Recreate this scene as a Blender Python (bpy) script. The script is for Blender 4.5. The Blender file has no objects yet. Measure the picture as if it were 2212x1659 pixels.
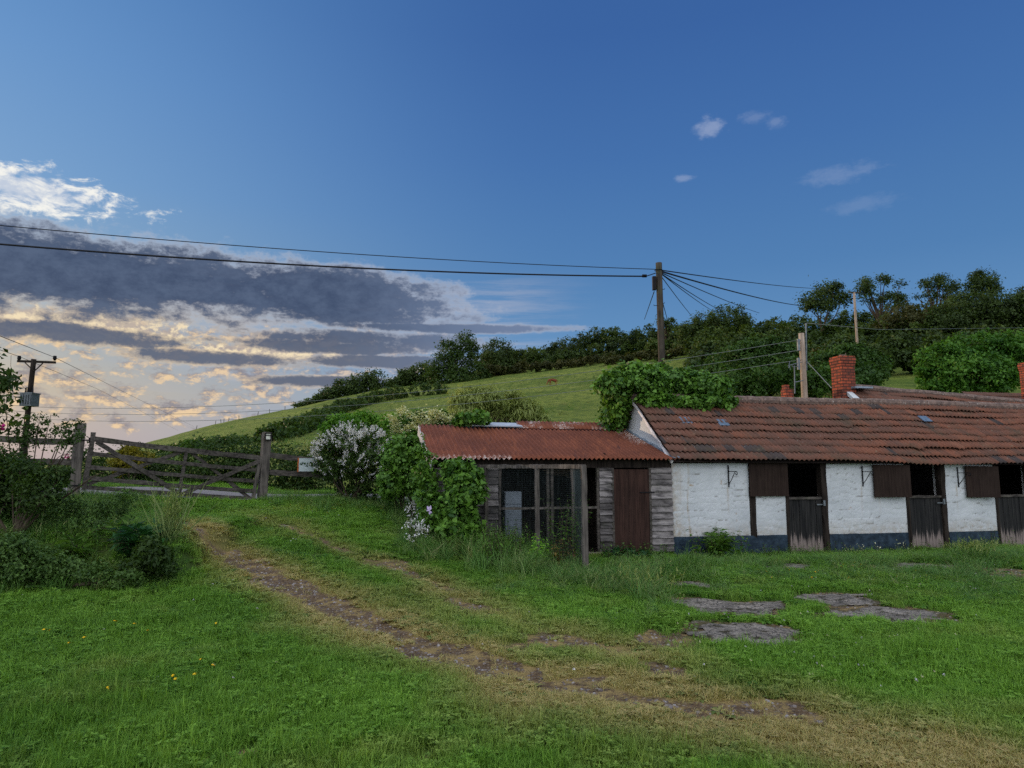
import bpy, math, random, zlib
import numpy as np
from mathutils import Vector, Matrix

rng = np.random.default_rng(11)
random.seed(5)
SC = bpy.context.scene
COL = SC.collection
PI = math.pi
R = math.radians

# ------------------------------------------------------------------ camera model (measured from the photograph, 2212 px wide)
F, EYE, TILT = 1475.0, 1.75, R(6.8)
CT, ST = math.cos(TILT), math.sin(TILT)
def ray(px, py):
    up = 829.5 - py
    return np.array([px - 1106.0, F*CT - up*ST, F*ST + up*CT])
def at(px, py, Y):                       # the point seen at (px, py) whose distance ahead is Y
    r = ray(px, py)
    return r*(Y/r[1]) + np.array([0, 0, EYE])
def proj(X, Y, Z):
    d, e = np.asarray(Y)*CT + (np.asarray(Z)-EYE)*ST, (np.asarray(Z)-EYE)*CT - np.asarray(Y)*ST
    return 1106 + F*np.asarray(X)/d, 829.5 - F*e/d

# ------------------------------------------------------------------ numpy noise
def _h(ix, iy, s):
    n = (ix*374761393 + iy*668265263 + s*974711) & 0x7fffffff
    n = ((n ^ (n >> 13))*1274126177) & 0x7fffffff
    return ((n ^ (n >> 16)) & 0xffff)/65535.0
def vn(x, y, s=0):
    x = np.asarray(x, float); y = np.asarray(y, float)
    ix = np.floor(x).astype(np.int64); iy = np.floor(y).astype(np.int64)
    fx = x-ix; fy = y-iy
    fx = fx*fx*(3-2*fx); fy = fy*fy*(3-2*fy)
    a = _h(ix, iy, s); b = _h(ix+1, iy, s); c = _h(ix, iy+1, s); d = _h(ix+1, iy+1, s)
    return (a*(1-fx)+b*fx)*(1-fy)+(c*(1-fx)+d*fx)*fy
def fbm(x, y, s=0, o=4):
    t = 0; a = .5
    for i in range(o):
        t = t + a*vn(np.asarray(x)*2**i, np.asarray(y)*2**i, s+i*17); a *= .5
    return t/(1-.5**o)
def sm(t):
    t = np.clip(t, 0, 1); return t*t*(3-2*t)

# ------------------------------------------------------------------ terrain
def yard(X, Y):
    X = np.asarray(X, float); Y = np.asarray(Y, float)
    g = .88*sm((Y-6.5)/11)*sm((1.2-X)/6.0)
    g = g + .30*sm((-6.0-X)/4)*sm((Y-8)/7)
    g = g - .12*sm((X-1)/3)*sm((Y-6)/7) - .14*sm((X-4)/7)*sm((Y-8)/7)
    bank = .72*sm((Y-9.3+.25*np.sin(X*1.3))/.8)*sm((-4.25-X)/.9)
    g = np.maximum(g, bank)
    s_ = (X-3.337)*.9763+(Y-14.4)*.2164; d_ = -(X-3.337)*.2164+(Y-14.4)*.9763       # along and behind the stable front
    g = g - .15*np.exp(-((d_+.2)/1.5)**2)*sm((s_+.8)/1.2)
    g = g + (fbm(X*.7, Y*.7, 3)-.5)*.07
    return g
HX = [-2500,-300,   0, 200, 360, 430, 500, 640, 740, 830, 930,1050,1200,1330,1480,1700,1900,2212,2700,4500]
HY = [ 1003,1003,1003, 988, 947, 926, 908, 881, 857, 838, 827, 815, 800, 786, 775, 765, 757, 742, 720, 700]   # field edge as measured
H0 = [ 1036,1036,1034,1020,1008,1002, 996, 988, 982, 978, 976, 975, 975, 974, 972, 968, 965, 960, 955, 950]   # at 30 m
HD = [  300, 300, 300, 280, 260, 250, 245, 235, 225, 220, 215, 205, 190, 180, 165, 150, 140, 135, 130, 130]
HT = [    0,   0,   0,   0,   0,   0,   0,   0,   0,   0,.4,  1,  1,  1,  1,  1,  1,  1,  1,  1]               # 1: goes on rising
def hill(X, Y):
    X = np.asarray(X, float); Y = np.maximum(np.asarray(Y, float), 1.)
    px = 1106+1464*X/Y
    ye = np.interp(px, HX, HY); y0 = np.interp(px, HX, H0); D = np.interp(px, HX, HD); k = np.interp(px, HX, HT)
    t = np.log(Y/30)/np.log(D/30)
    y = y0+(ye-y0)*np.clip(t, -.5, 1)
    up = 829.5-y
    z = Y*(F*ST+up*CT)/(F*CT-up*ST)+EYE
    up = 829.5-ye
    zD = D*(F*ST+up*CT)/(F*CT-up*ST)+EYE
    e = np.maximum(Y-D, 0)
    zb = zD + k*np.minimum(e, 60)*.22 - (1-k)*np.minimum(e, 400)*.12*np.clip((zD-1)/12, 0, 1) - k*np.maximum(e-60, 0)*.02
    zb = np.maximum(zb, -12)
    z = np.where(Y > D, zb, z)
    return z + (fbm(X*.05, Y*.05, 8)-.5)*.5*np.clip((Y-35)/60, 0, 1)
def gz(X, Y):
    X = np.asarray(X, float); Y = np.asarray(Y, float)
    w = sm((Y-23)/12)
    return yard(X, np.minimum(Y, 24))*(1-w)+hill(X, Y)*w
def g1(x, y): return float(gz(x, y))
def on_ground(px, py, y0=3.0, y1=30.):
    r = ray(px, py); r = r/r[1]
    Ys = np.arange(y0, y1, .03)
    dz = EYE+r[2]*Ys-gz(r[0]*Ys, Ys)
    i = int(np.argmax(dz < 0)) if (dz < 0).any() else len(Ys)-1
    return np.array([r[0]*Ys[i], Ys[i], float(gz(r[0]*Ys[i], Ys[i]))])
def hill_pt(px, Y):
    X = (px-1106)/1464*Y
    return np.array([X, Y, g1(X, Y)])

# ------------------------------------------------------------------ objects
WLOC = {}
def tag(o, label=None, cat=None, group=None, kind=None):
    if label: o['label'] = label
    if cat: o['category'] = cat
    if group: o['group'] = group
    if kind: o['kind'] = kind
    return o
def thing(name, label, cat, loc=(0, 0, 0), group=None):
    global rng
    rng = np.random.default_rng(zlib.crc32(label.encode()))
    o = bpy.data.objects.new(name, None); COL.objects.link(o)
    o.location = [float(v) for v in loc]; o.empty_display_size = .2
    WLOC[o.name] = np.array([float(v) for v in loc])
    return tag(o, label, cat, group)
def mesh_data(name, V, Fs, smooth=False, fattr=None, vattr=None):
    me = bpy.data.meshes.new(name)
    V = np.asarray(V, np.float32)
    if isinstance(Fs, np.ndarray) and Fs.ndim == 2:
        m, k = Fs.shape
        me.vertices.add(len(V)); me.vertices.foreach_set('co', V.ravel())
        me.loops.add(m*k); me.loops.foreach_set('vertex_index', Fs.astype(np.int32).ravel())
        me.polygons.add(m)
        me.polygons.foreach_set('loop_start', np.arange(0, m*k, k, dtype=np.int32))
        me.update(calc_edges=True)
    else:
        me.from_pydata([tuple(map(float, v)) for v in V], [], [tuple(map(int, f)) for f in Fs])
    n = len(me.polygons)
    if smooth: me.polygons.foreach_set('use_smooth', np.ones(n, bool))
    for k_, a in (fattr or {}).items():
        at_ = me.attributes.new(k_, 'FLOAT', 'FACE'); at_.data.foreach_set('value', np.asarray(a, np.float32))
    for k_, a in (vattr or {}).items():
        at_ = me.attributes.new(k_, 'FLOAT', 'POINT'); at_.data.foreach_set('value', np.asarray(a, np.float32))
    me.update()
    return me
def obj(name, V, Fs, mat, parent=None, **kw):
    V = np.asarray(V, float)
    w = WLOC[parent.name] if parent is not None else np.zeros(3)
    me = mesh_data(name, V-w, Fs, **kw)
    if mat: me.materials.append(mat)
    o = bpy.data.objects.new(name, me); COL.objects.link(o)
    if parent is not None: o.parent = parent
    WLOC[o.name] = w
    return o
class MB:
    def __init__(s): s.v = []; s.f = []; s.a = []
    def add(s, V, Fs, a=0.):
        b = len(s.v); s.v += [tuple(p) for p in V]; s.f += [tuple(i+b for i in f) for f in Fs]; s.a += [a]*len(Fs); return s
    def box(s, c, ax, ay, az, a=0.):
        c, ax, ay, az = map(lambda q: np.asarray(q, float), (c, ax, ay, az))
        V = [c+i*ax+j*ay+k*az for i in (-1, 1) for j in (-1, 1) for k in (-1, 1)]
        return s.add(V, [(0,1,3,2),(4,6,7,5),(0,4,5,1),(2,3,7,6),(0,2,6,4),(1,5,7,3)], a)
    def beam(s, p0, p1, w, h, seg=6, wob=.004, up=(0, 0, 1), taper=1., a=0., sag=0.):
        p0 = np.asarray(p0, float); p1 = np.asarray(p1, float); d = (p1-p0)/np.linalg.norm(p1-p0)
        x = np.cross(d, up); 
        if np.linalg.norm(x) < .1: x = np.cross(d, (0, 1, 0))
        x /= np.linalg.norm(x); y = np.cross(x, d)
        V = []; Fs = []
        for i in range(seg+1):
            t = i/seg; c = p0+(p1-p0)*t - np.array([0, 0, sag*4*t*(1-t)]); k = 1+(taper-1)*t
            for (u, v) in ((-1,-1),(1,-1),(1,1),(-1,1)):
                V.append(c + x*u*w/2*k + y*v*h/2*k + rng.normal(0, wob, 3))
        for i in range(seg):
            for j in range(4): Fs.append((i*4+j, i*4+(j+1)%4, i*4+4+(j+1)%4, i*4+4+j))
        Fs.append((3,2,1,0)); Fs.append(tuple(seg*4+j for j in range(4)))
        return s.add(V, Fs, a)
    def tube(s, pts, rad, n=8, a=0., cap=True):
        pts = [np.asarray(p, float) for p in pts]
        if not hasattr(rad, '__len__'): rad = [rad]*len(pts)
        V = []; Fs = []
        ref = None
        for i, p in enumerate(pts):
            d = pts[min(i+1, len(pts)-1)]-pts[max(i-1, 0)]; d = d/(np.linalg.norm(d)+1e-9)
            if ref is None: ref = np.array([0, 0, 1.]) if abs(d[2]) < .9 else np.array([1., 0, 0])
            x = np.cross(d, ref); x /= np.linalg.norm(x)+1e-9; y = np.cross(x, d); ref = y
            for j in range(n):
                q = 2*PI*j/n; V.append(p+rad[i]*(math.cos(q)*x+math.sin(q)*y))
        for i in range(len(pts)-1):
            for j in range(n): Fs.append((i*n+j, i*n+(j+1)%n, (i+1)*n+(j+1)%n, (i+1)*n+j))
        if cap:
            Fs.append(tuple(range(n))[::-1]); Fs.append(tuple((len(pts)-1)*n+j for j in range(n)))
        return s.add(V, Fs, a)
    def build(s, name, mat, parent=None, smooth=False, bevel=0.):
        o = obj(name, s.v, s.f, mat, parent, smooth=smooth, fattr={'tint': s.a})
        if bevel:
            b = o.modifiers.new('bevel', 'BEVEL'); b.width = bevel; b.segments = 2; b.limit_method = 'ANGLE'
        return o

# ------------------------------------------------------------------ shader helper
def lin(r, g, b):
    f = lambda c: (c/255/12.92) if c/255 <= .04045 else ((c/255+.055)/1.055)**2.4
    return (f(r), f(g), f(b), 1)
class T:
    def __init__(s, tree): s.t = tree
    def put(s, sock, v):
        if v is None: return
        if isinstance(v, bpy.types.NodeSocket): s.t.links.new(v, sock)
        elif hasattr(v, '__len__') and sock.type == 'VECTOR': sock.default_value = tuple(v)[:3]
        else: sock.default_value = v
    def n(s, typ, ins=None, **kw):
        n = s.t.nodes.new(typ)
        for k, v in kw.items(): setattr(n, k, v)
        for k, v in (ins or {}).items(): s.put(n.inputs[k], v)
        return n
    def m(s, op, a, b=None, c=None, clamp=False):
        n = s.n('ShaderNodeMath', operation=op, use_clamp=clamp)
        for i, v in enumerate((a, b, c)): s.put(n.inputs[i], v)
        return n.outputs[0]
    def add(s, a, b): return s.m('ADD', a, b)
    def sub(s, a, b): return s.m('SUBTRACT', a, b)
    def mul(s, a, b): return s.m('MULTIPLY', a, b)
    def ss(s, x, a, b, lo=0., hi=1.):
        n = s.n('ShaderNodeMapRange', interpolation_type='SMOOTHSTEP')
        for i, v in enumerate((x, a, b, lo, hi)): s.put(n.inputs[i], v)
        return n.outputs[0]
    def mix(s, f, a, b, blend='MIX'):
        n = s.n('ShaderNodeMix', data_type='RGBA', blend_type=blend)
        s.put(n.inputs[0], f); s.put(n.inputs[6], a); s.put(n.inputs[7], b)
        return n.outputs[2]
    def noise(s, vec, scale, detail=4, rough=.55, dist=0., out=0):
        n = s.n('ShaderNodeTexNoise', {'Scale': scale, 'Detail': detail, 'Roughness': rough, 'Distortion': dist})
        if vec is not None: s.put(n.inputs['Vector'], vec)
        return n.outputs[out]
    def vor(s, vec, scale, feature='F1', out='Distance', rand=1.):
        n = s.n('ShaderNodeTexVoronoi', {'Scale': scale, 'Randomness': rand}, feature=feature)
        if vec is not None: s.put(n.inputs['Vector'], vec)
        return n.outputs[out]
    def attr(s, name, typ='GEOMETRY', out='Fac'):
        n = s.n('ShaderNodeAttribute', attribute_type=typ); n.attribute_name = name; return n.outputs[out]
    def xyz(s, x, y, z):
        n = s.n('ShaderNodeCombineXYZ'); 
        for i, v in enumerate((x, y, z)): s.put(n.inputs[i], v)
        return n.outputs[0]
    def sep(s, v): return s.n('ShaderNodeSeparateXYZ', {0: v}).outputs
    def co(s, k='Object'): return s.n('ShaderNodeTexCoord').outputs[k]
    def map(s, v, sc): return s.n('ShaderNodeMapping', {'Vector': v, 'Scale': sc}).outputs[0]
    def bump(s, h, st=.5, d=.02): return s.n('ShaderNodeBump', {'Strength': st, 'Distance': d, 'Height': h}).outputs[0]
def mk(name, base=None, rough=.85, spec=.2):
    m = bpy.data.materials.new(name); m.use_nodes = True
    t = T(m.node_tree); b = m.node_tree.nodes['Principled BSDF']
    b.inputs['Roughness'].default_value = rough; b.inputs['Specular IOR Level'].default_value = spec
    if base is not None: t.put(b.inputs['Base Color'], base)
    return m, t, b
def leaf_mat(name, c1, c2, transl=.35, rough=.55, spec=.25, attr='tint'):
    m, t, b = mk(name, rough=rough, spec=spec)
    f = t.attr(attr)
    col = t.mix(f, lin(*c1), lin(*c2))
    t.put(b.inputs['Base Color'], col)
    tr = t.n('ShaderNodeBsdfTranslucent', {'Color': t.mix(1., col, (1.25, 1.2, .6, 1), 'MULTIPLY')})
    mx = t.n('ShaderNodeMixShader', {0: transl, 1: b.outputs[0], 2: tr.outputs[0]})
    out = m.node_tree.nodes['Material Output']; m.node_tree.links.new(mx.outputs[0], out.inputs[0])
    return m
def wood_mat(name, c1, c2, axis=2, sc=9., bump=.5, green=0., dark=.35):
    m, t, b = mk(name, rough=.9, spec=.1)
    co = t.co('Object'); v = [sc*3]*3; v[axis] = sc*.18
    g = t.noise(t.map(co, v), 1., 6, .65)
    g2 = t.noise(co, 2.2, 3)
    f = t.m('ADD', t.mul(g, .75), t.mul(g2, .35))
    col = t.mix(t.ss(f, .38, .72), lin(*c1), lin(*c2))
    col = t.mix(t.mul(t.attr('tint'), dark), col, lin(30, 28, 26))
    if green: col = t.mix(t.mul(t.ss(t.noise(co, 5, 4), .5, .7), green), col, lin(70, 80, 50))
    t.put(b.inputs['Base Color'], col); t.put(b.inputs['Normal'], t.bump(g, bump, .01))
    return m
def plain(name, c, rough=.6, metal=0., var=.25, sc=8.):
    m, t, b = mk(name, rough=rough); b.inputs['Metallic'].default_value = metal
    n = t.noise(t.co(), sc, 4)
    dk = tuple(v*(1-var) for v in lin(*c)[:3])+(1,); lt = tuple(min(1, v*(1+var)) for v in lin(*c)[:3])+(1,)
    t.put(b.inputs['Base Color'], t.mix(t.ss(n, .3, .7), dk, lt))
    return m

M = {}
M['leaf_dark'] = leaf_mat('leaf_dark', (34, 56, 20), (74, 98, 38))
M['leaf_wood'] = leaf_mat('leaf_wood', (30, 48, 20), (82, 102, 42), .3)
M['leaf_wood_brown'] = leaf_mat('leaf_wood_brown', (52, 58, 26), (84, 84, 40), .3)
M['leaf_mid'] = leaf_mat('leaf_mid', (48, 80, 26), (96, 132, 46))
M['leaf_bright'] = leaf_mat('leaf_bright', (58, 110, 26), (122, 166, 56), .4)
M['leaf_seed'] = leaf_mat('leaf_seed', (88, 110, 54), (138, 152, 92), .35)
M['leaf_weed'] = leaf_mat('leaf_weed', (38, 66, 26), (98, 128, 58), .3)
M['leaf_slope'] = leaf_mat('leaf_slope', (34, 60, 22), (78, 110, 42), .3)
M['leaf_maple'] = leaf_mat('leaf_maple', (36, 78, 20), (94, 138, 46), .3)
M['leaf_ivy'] = leaf_mat('leaf_ivy', (28, 66, 18), (116, 160, 58), .25, .5, .3)
M['leaf_willow'] = leaf_mat('leaf_willow', (104, 122, 58), (168, 176, 104), .4)
M['leaf_sunlit'] = leaf_mat('leaf_sunlit', (92, 96, 26), (158, 142, 44), .4)  # orange sunlight on the bush put into the leaf colour
M['leaf_fern'] = leaf_mat('leaf_fern', (18, 50, 26), (52, 98, 44), .25)
M['leaf_lime'] = leaf_mat('leaf_lime', (100, 160, 44), (166, 204, 80), .4)
M['leaf_brown'] = leaf_mat('leaf_brown', (92, 70, 34), (146, 120, 62), .3)
M['petal_white'] = leaf_mat('petal_white', (205, 198, 205), (240, 238, 240), .3)
M['petal_cream'] = leaf_mat('petal_cream', (196, 196, 150), (228, 226, 188), .3)
M['petal_yellow'] = leaf_mat('petal_yellow', (235, 175, 10), (250, 215, 20), .2)
M['petal_pink'] = leaf_mat('petal_pink', (150, 20, 90), (200, 40, 130), .2)
M['petal_lilac'] = leaf_mat('petal_lilac', (190, 165, 215), (225, 205, 240), .2)
M['bark'] = wood_mat('bark', (48, 40, 32), (86, 76, 62))
M['pole_wood'] = wood_mat('pole_wood', (46, 42, 37), (86, 78, 68), 2, 6, .4, .3)
M['pole_pale'] = wood_mat('pole_pale', (130, 112, 96), (176, 158, 140), 2, 6, .3)
M['post_wood'] = wood_mat('post_wood', (58, 54, 51), (116, 108, 100), 2, 8, .8)
M['rail_wood'] = wood_mat('rail_wood', (48, 44, 42), (98, 91, 84), 0, 8, .8, .2)
M['board_wood'] = wood_mat('board_wood', (66, 62, 62), (158, 150, 146), 0, 5, .9, .1, .8)
M['dark_wood'] = wood_mat('dark_wood', (26, 22, 20), (58, 50, 44), 2, 8, .6)
M['brown_board'] = wood_mat('brown_board', (40, 30, 26), (58, 46, 40), 2, 12, .3)
M['shed_door'] = wood_mat('shed_door', (46, 33, 29), (72, 52, 45), 2, 9, .5)
M['black_metal'] = plain('black_metal', (26, 24, 26), .5, .5)
M['grey_metal'] = plain('grey_metal', (110, 115, 118), .5, .6)
M['cable'] = plain('cable', (24, 24, 26), .6)
M['cable_grey'] = plain('cable_grey', (120, 124, 118), .5, .4)
M['white_paint'] = plain('white_paint', (206, 200, 198), .7, 0, .2, 14)
M['cupboard'] = plain('cupboard', (120, 128, 136), .5, 0, .15)
M['wire'] = plain('wire', (62, 70, 70), .5, .5)
M['glass_tile'] = plain('glass_tile', (96, 112, 128), .3, 0, .3, 20)
M['horse_coat'] = plain('horse_coat', (112, 58, 32), .6)
M['flashing'] = plain('flashing', (176, 182, 190), .6, .1, .12)
M['lead'] = plain('lead', (130, 140, 150), .5, .3)
M['sign_face'] = plain('sign_face', (186, 196, 196), .5, 0, .08)
M['sign_frame'] = plain('sign_frame', (170, 92, 40), .7)
M['earth'] = plain('earth', (78, 62, 48), .95, 0, .4, 5)
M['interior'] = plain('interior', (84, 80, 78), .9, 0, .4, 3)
M['light_lens'] = plain('light_lens', (196, 196, 180), .3)

# whitewashed rubble wall
def wall_mat():
    m, t, b = mk('whitewash', rough=.85)
    co = t.co('Object')
    n = t.noise(co, 1.3, 5, .6)
    col = t.mix(t.ss(n, .35, .75), lin(202, 204, 204), lin(184, 187, 188))
    sx = t.map(co, (9, 9, .35))
    st = t.ss(t.noise(sx, 1., 4, .6), .62, .78)
    col = t.mix(t.mul(st, .35), col, lin(168, 150, 130))
    col = t.mix(t.mul(t.attr('crack_shade'), .9), col, lin(118, 114, 106))  # painted shadow of the stone ledges, plus dirt in the cracks
    col = t.mix(t.ss(t.noise(co, 6., 5, .6), .66, .74), col, lin(170, 152, 132))
    stn = t.attr('stain'); col = t.mix(t.m('MULTIPLY', stn, t.ss(t.noise(co, 9., 6, .7), .3, .62), clamp=True), col, lin(164, 148, 126))
    t.put(b.inputs['Base Color'], col)
    t.put(b.inputs['Normal'], t.bump(t.noise(co, 38, 5, .6), .35, .01))
    return m
M['whitewash'] = wall_mat()
m, t, b = mk('plinth_paint', rough=.6)
co = t.co(); n = t.noise(co, 7, 6, .65)
col = t.mix(t.ss(n, .35, .7), lin(22, 36, 48), lin(50, 66, 80))
col = t.mix(t.ss(t.noise(co, 11, 5, .7), .66, .72), col, lin(112, 116, 112))
t.put(b.inputs['Base Color'], col); t.put(b.inputs['Normal'], t.bump(n, .5, .02)); M['plinth'] = m
# clay tiles
m, t, b = mk('clay_tile', rough=.85)
co = t.co('Object')
f = t.attr('tint'); n = t.noise(co, 3., 6, .7); n2 = t.noise(co, 16., 5, .7)
rp = t.n('ShaderNodeValToRGB', {0: f}); e = rp.color_ramp.elements
e[0].position = 0; e[0].color = lin(62, 56, 56); e[1].position = 1; e[1].color = lin(142, 94, 72)
for p_, c_ in ((.05, lin(72, 64, 62)), (.07, lin(96, 68, 56)), (.45, lin(112, 75, 60)), (.75, lin(130, 80, 59))):
    x_ = e.new(p_); x_.color = c_
col = t.mix(t.mul(t.ss(n, .45, .75), .8), rp.outputs[0], lin(84, 68, 58))
col = t.mix(t.mul(t.ss(n2, .55, .75), .5), col, lin(76, 64, 54))
col = t.mix(.16, col, lin(92, 78, 70)); col = t.mix(t.ss(t.vor(co, 9.), .06, .035), col, lin(206, 200, 190))
col = t.mix(t.mul(t.ss(t.noise(co, 1.1, 6, .75), .50, .68), .7), col, lin(82, 72, 58)); col = t.mix(t.mul(t.ss(t.noise(co, 7., 6, .75), .60, .68), .6), col, lin(128, 118, 96))
t.put(b.inputs['Base Color'], col); t.put(b.inputs['Normal'], t.bump(n2, .4, .01)); M['tile'] = m
m, t, b = mk('ridge_tile', rough=.9)
co = t.co(); n = t.noise(co, 8., 6, .7)
col = t.mix(t.ss(n, .35, .65), lin(92, 78, 72), lin(132, 110, 98)); col = t.mix(t.ss(t.noise(co, 20, 4), .6, .7), col, lin(170, 160, 150))
t.put(b.inputs['Base Color'], col); M['ridge'] = m
# rusty corrugated iron
m, t, b = mk('rusty_iron', rough=.75)
co = t.co('Object'); n = t.noise(co, 1.4, 5, .6); n2 = t.noise(co, 30, 4, .7)
col = t.mix(t.ss(n, .3, .7), lin(112, 63, 42), lin(142, 81, 54))
col = t.mix(t.attr('tint'), col, lin(96, 56, 42))
col = t.mix(t.mul(t.ss(n2, .5, .75), .4), col, lin(94, 54, 46)); col = t.mix(t.mul(t.ss(t.noise(t.map(co, (7, 1.2, 1.2)), 1., 5, .65), .5, .68), .35), col, lin(160, 94, 60)); col = t.mix(t.mul(t.ss(t.noise(t.map(co, (5, .7, .7)), 1.3, 5, .65), .56, .7), .6), col, lin(78, 50, 44))
col = t.mix(t.mul(t.attr('flake'), t.ss(t.noise(co, 26, 3, .5), .5, .56)), col, lin(220, 210, 200))
t.put(b.inputs['Base Color'], col); t.put(b.inputs['Normal'], t.bump(n2, .2, .004)); M['rust'] = m
# old painted door, paint worn off at its foot
m, t, b = mk('old_door', rough=.85)
co = t.co('Object'); g = t.noise(t.map(co, (26, 26, 1.2)), 1., 6, .65)
col = t.mix(t.ss(g, .35, .7), lin(24, 24, 24), lin(52, 50, 48))
w = t.ss(t.add(t.attr('wear'), t.mul(t.sub(g, .5), 1.1)), .55, .75)
col = t.mix(w, col, t.mix(g, lin(92, 76, 70), lin(158, 144, 136)))
t.put(b.inputs['Base Color'], col); t.put(b.inputs['Normal'], t.bump(g, .6, .01)); M['old_door'] = m
# brick
m, t, b = mk('brick', rough=.9)
co = t.co('Object'); s = t.sep(co)
bv = t.xyz(t.add(s[0], s[1]), s[2], 0.)
bn = t.n('ShaderNodeTexBrick', {'Vector': bv, 'Scale': 1., 'Color1': lin(176, 86, 58), 'Color2': lin(122, 64, 50), 'Mortar': lin(70, 48, 40),
         'Mortar Size': .016, 'Brick Width': .25, 'Row Height': .1, 'Bias': 0.})
col = t.mix(t.mul(t.ss(t.noise(co, 4, 6, .75), .45, .65), .8), bn.outputs[0], lin(82, 56, 48))
t.put(b.inputs['Base Color'], col); t.put(b.inputs['Normal'], t.bump(bn.outputs[1], -.6, .01)); M['brick'] = m
# old concrete
m, t, b = mk('old_concrete', rough=.95)
co = t.co('Object'); n = t.noise(co, 3, 6, .7); ed = t.vor(co, 6., 'DISTANCE_TO_EDGE')
col = t.mix(t.ss(n, .35, .7), lin(110, 102, 92), lin(164, 152, 138))
v2 = t.noise(co, 26, 5, .7)
col = t.mix(t.ss(v2, .5, .62), col, lin(66, 62, 58))
cr = t.mul(t.ss(ed, .03, .0), t.ss(t.noise(co, 1.7, 2), .45, .6))
col = t.mix(cr, col, lin(44, 42, 34))
col = t.mix(t.ss(t.noise(co, 5, 6, .75), .52, .6), col, lin(64, 58, 42)); col = t.mix(t.ss(t.add(t.mul(t.attr('edge'), .5), t.noise(co, 6, 5, .7)), .78, .9), col, lin(88, 78, 50))
t.put(b.inputs['Base Color'], col); t.put(b.inputs['Normal'], t.bump(t.add(v2, t.mul(cr, -1.)), .9, .02)); M['concrete'] = m
m, t, b = mk('lane_surface', rough=.95)
n = t.noise(t.co(), 9, 5, .7); t.put(b.inputs['Base Color'], t.mix(n, lin(112, 104, 100), lin(160, 152, 148))); M['lane'] = m
# yard ground
m, t, b = mk('yard_ground', rough=.95, spec=.1)
co = t.co('Object'); w = t.attr('wear'); dr = t.attr('dry')
n = t.noise(co, 2.2, 6, .65); n2 = t.noise(co, 14, 5, .7); pv = t.n('ShaderNodeTexVoronoi', {'Vector': co, 'Scale': 34.})
soil = t.mix(n2, lin(66, 50, 38), lin(124, 102, 76))
pc = t.mix(t.sep(pv.outputs['Color'])[0], lin(52, 40, 34), lin(146, 132, 116))
soil = t.mix(t.mul(t.ss(pv.outputs['Distance'], .5, .3), .8), soil, pc)
soil = t.mix(t.ss(t.noise(co, 4, 6, .75), .47, .58), soil, lin(146, 124, 80))
turf = t.mix(t.ss(n, .35, .7), lin(46, 72, 26), lin(78, 100, 44))
turf = t.mix(dr, turf, lin(140, 122, 74))
mask = t.ss(t.add(w, t.mul(t.sub(t.noise(co, 7., 6, .7), .5), .7)), .40, .60)
t.put(b.inputs['Base Color'], t.mix(mask, turf, soil))
t.put(b.inputs['Normal'], t.bump(t.add(n2, t.mul(pv.outputs['Distance'], -.6)), .8, .03)); M['ground'] = m
# grazed hill field
m, t, b = mk('pasture', rough=.95, spec=.1)
co = t.co('Object'); n = t.noise(co, .05, 5, .6); n2 = t.noise(t.map(co, (1, .35, 1)), .8, 6, .75); n3 = t.noise(t.map(co, (.35, .12, .35)), 1., 5, .7)
col = t.mix(t.ss(n, .35, .65), lin(88, 104, 40), lin(116, 126, 54))
col = t.mix(t.mul(t.ss(n2, .45, .62), .75), col, lin(64, 84, 34)); col = t.mix(t.mul(t.ss(t.noise(co, 1.6, 4, .7), .56, .68), .55), col, lin(58, 72, 34))
col = t.mix(t.mul(t.ss(n3, .5, .75), .55), col, lin(140, 142, 72))
t.put(b.inputs['Base Color'], col); t.put(b.inputs['Normal'], t.bump(n2, 1., .5)); M['pasture'] = m
# grass blades
def grass_mat(name, g1_, g2_, d1):
    m, t, b = mk(name, rough=.6, spec=.2)
    r = t.attr('rnd'); dry = t.attr('dryness', 'INSTANCER'); sh = t.attr('shade', 'INSTANCER')
    col = t.mix(t.m('ADD', t.mul(r, .6), t.mul(sh, .45), clamp=True), lin(*g1_), lin(*g2_))
    col = t.mix(t.m('MULTIPLY', dry, t.add(.55, t.mul(r, .7)), clamp=True), col, lin(*d1))
    t.put(b.inputs['Base Color'], col)
    tr = t.n('ShaderNodeBsdfTranslucent', {'Color': t.mix(1., col, (1.2, 1.15, .6, 1), 'MULTIPLY')})
    mx = t.n('ShaderNodeMixShader', {0: .35, 1: b.outputs[0], 2: tr.outputs[0]})
    m.node_tree.links.new(mx.outputs[0], m.node_tree.nodes['Material Output'].inputs[0])
    return m
M['grass'] = grass_mat('grass_blade', (63, 105, 30), (138, 180, 68), (186, 168, 110))
M['grass_tall'] = grass_mat('grass_tall', (54, 96, 38), (112, 152, 74), (172, 166, 116))

# ------------------------------------------------------------------ foliage
LEAF = np.array([(0,0,0),(.45,.5,.12),(1,0,-.06),(.45,-.5,.12)])
IVY = np.array([(0,0,0),(-.12,.42,.04),(.35,.5,.1),(1,0,-.08),(.35,-.5,.1),(-.12,-.42,.04)])
def nrm(v): return v/(np.linalg.norm(v, axis=-1, keepdims=True)+1e-9)
def leaf_geo(P, N, size, shape=LEAF, aspect=.55, droop=.0, along=None):
    n = len(P); N = nrm(N)
    a = rng.normal(0, 1, (n, 3)) if along is None else along + rng.normal(0, .15, (n, 3))
    a = a + np.array([0, 0, -droop]); a = nrm(a-(a*N).sum(1, keepdims=True)*N); b = np.cross(N, a)
    L = (np.full(n, size) if np.isscalar(size) else size)*rng.uniform(.5, 1.4, n)
    k = len(shape)
    V = P[:, None]+L[:, None, None]*(shape[None, :, 0:1]*a[:, None]+aspect*shape[None, :, 1:2]*b[:, None]+shape[None, :, 2:3]*N[:, None])
    return V.reshape(-1, 3), np.arange(n*k).reshape(n, k)
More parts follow.
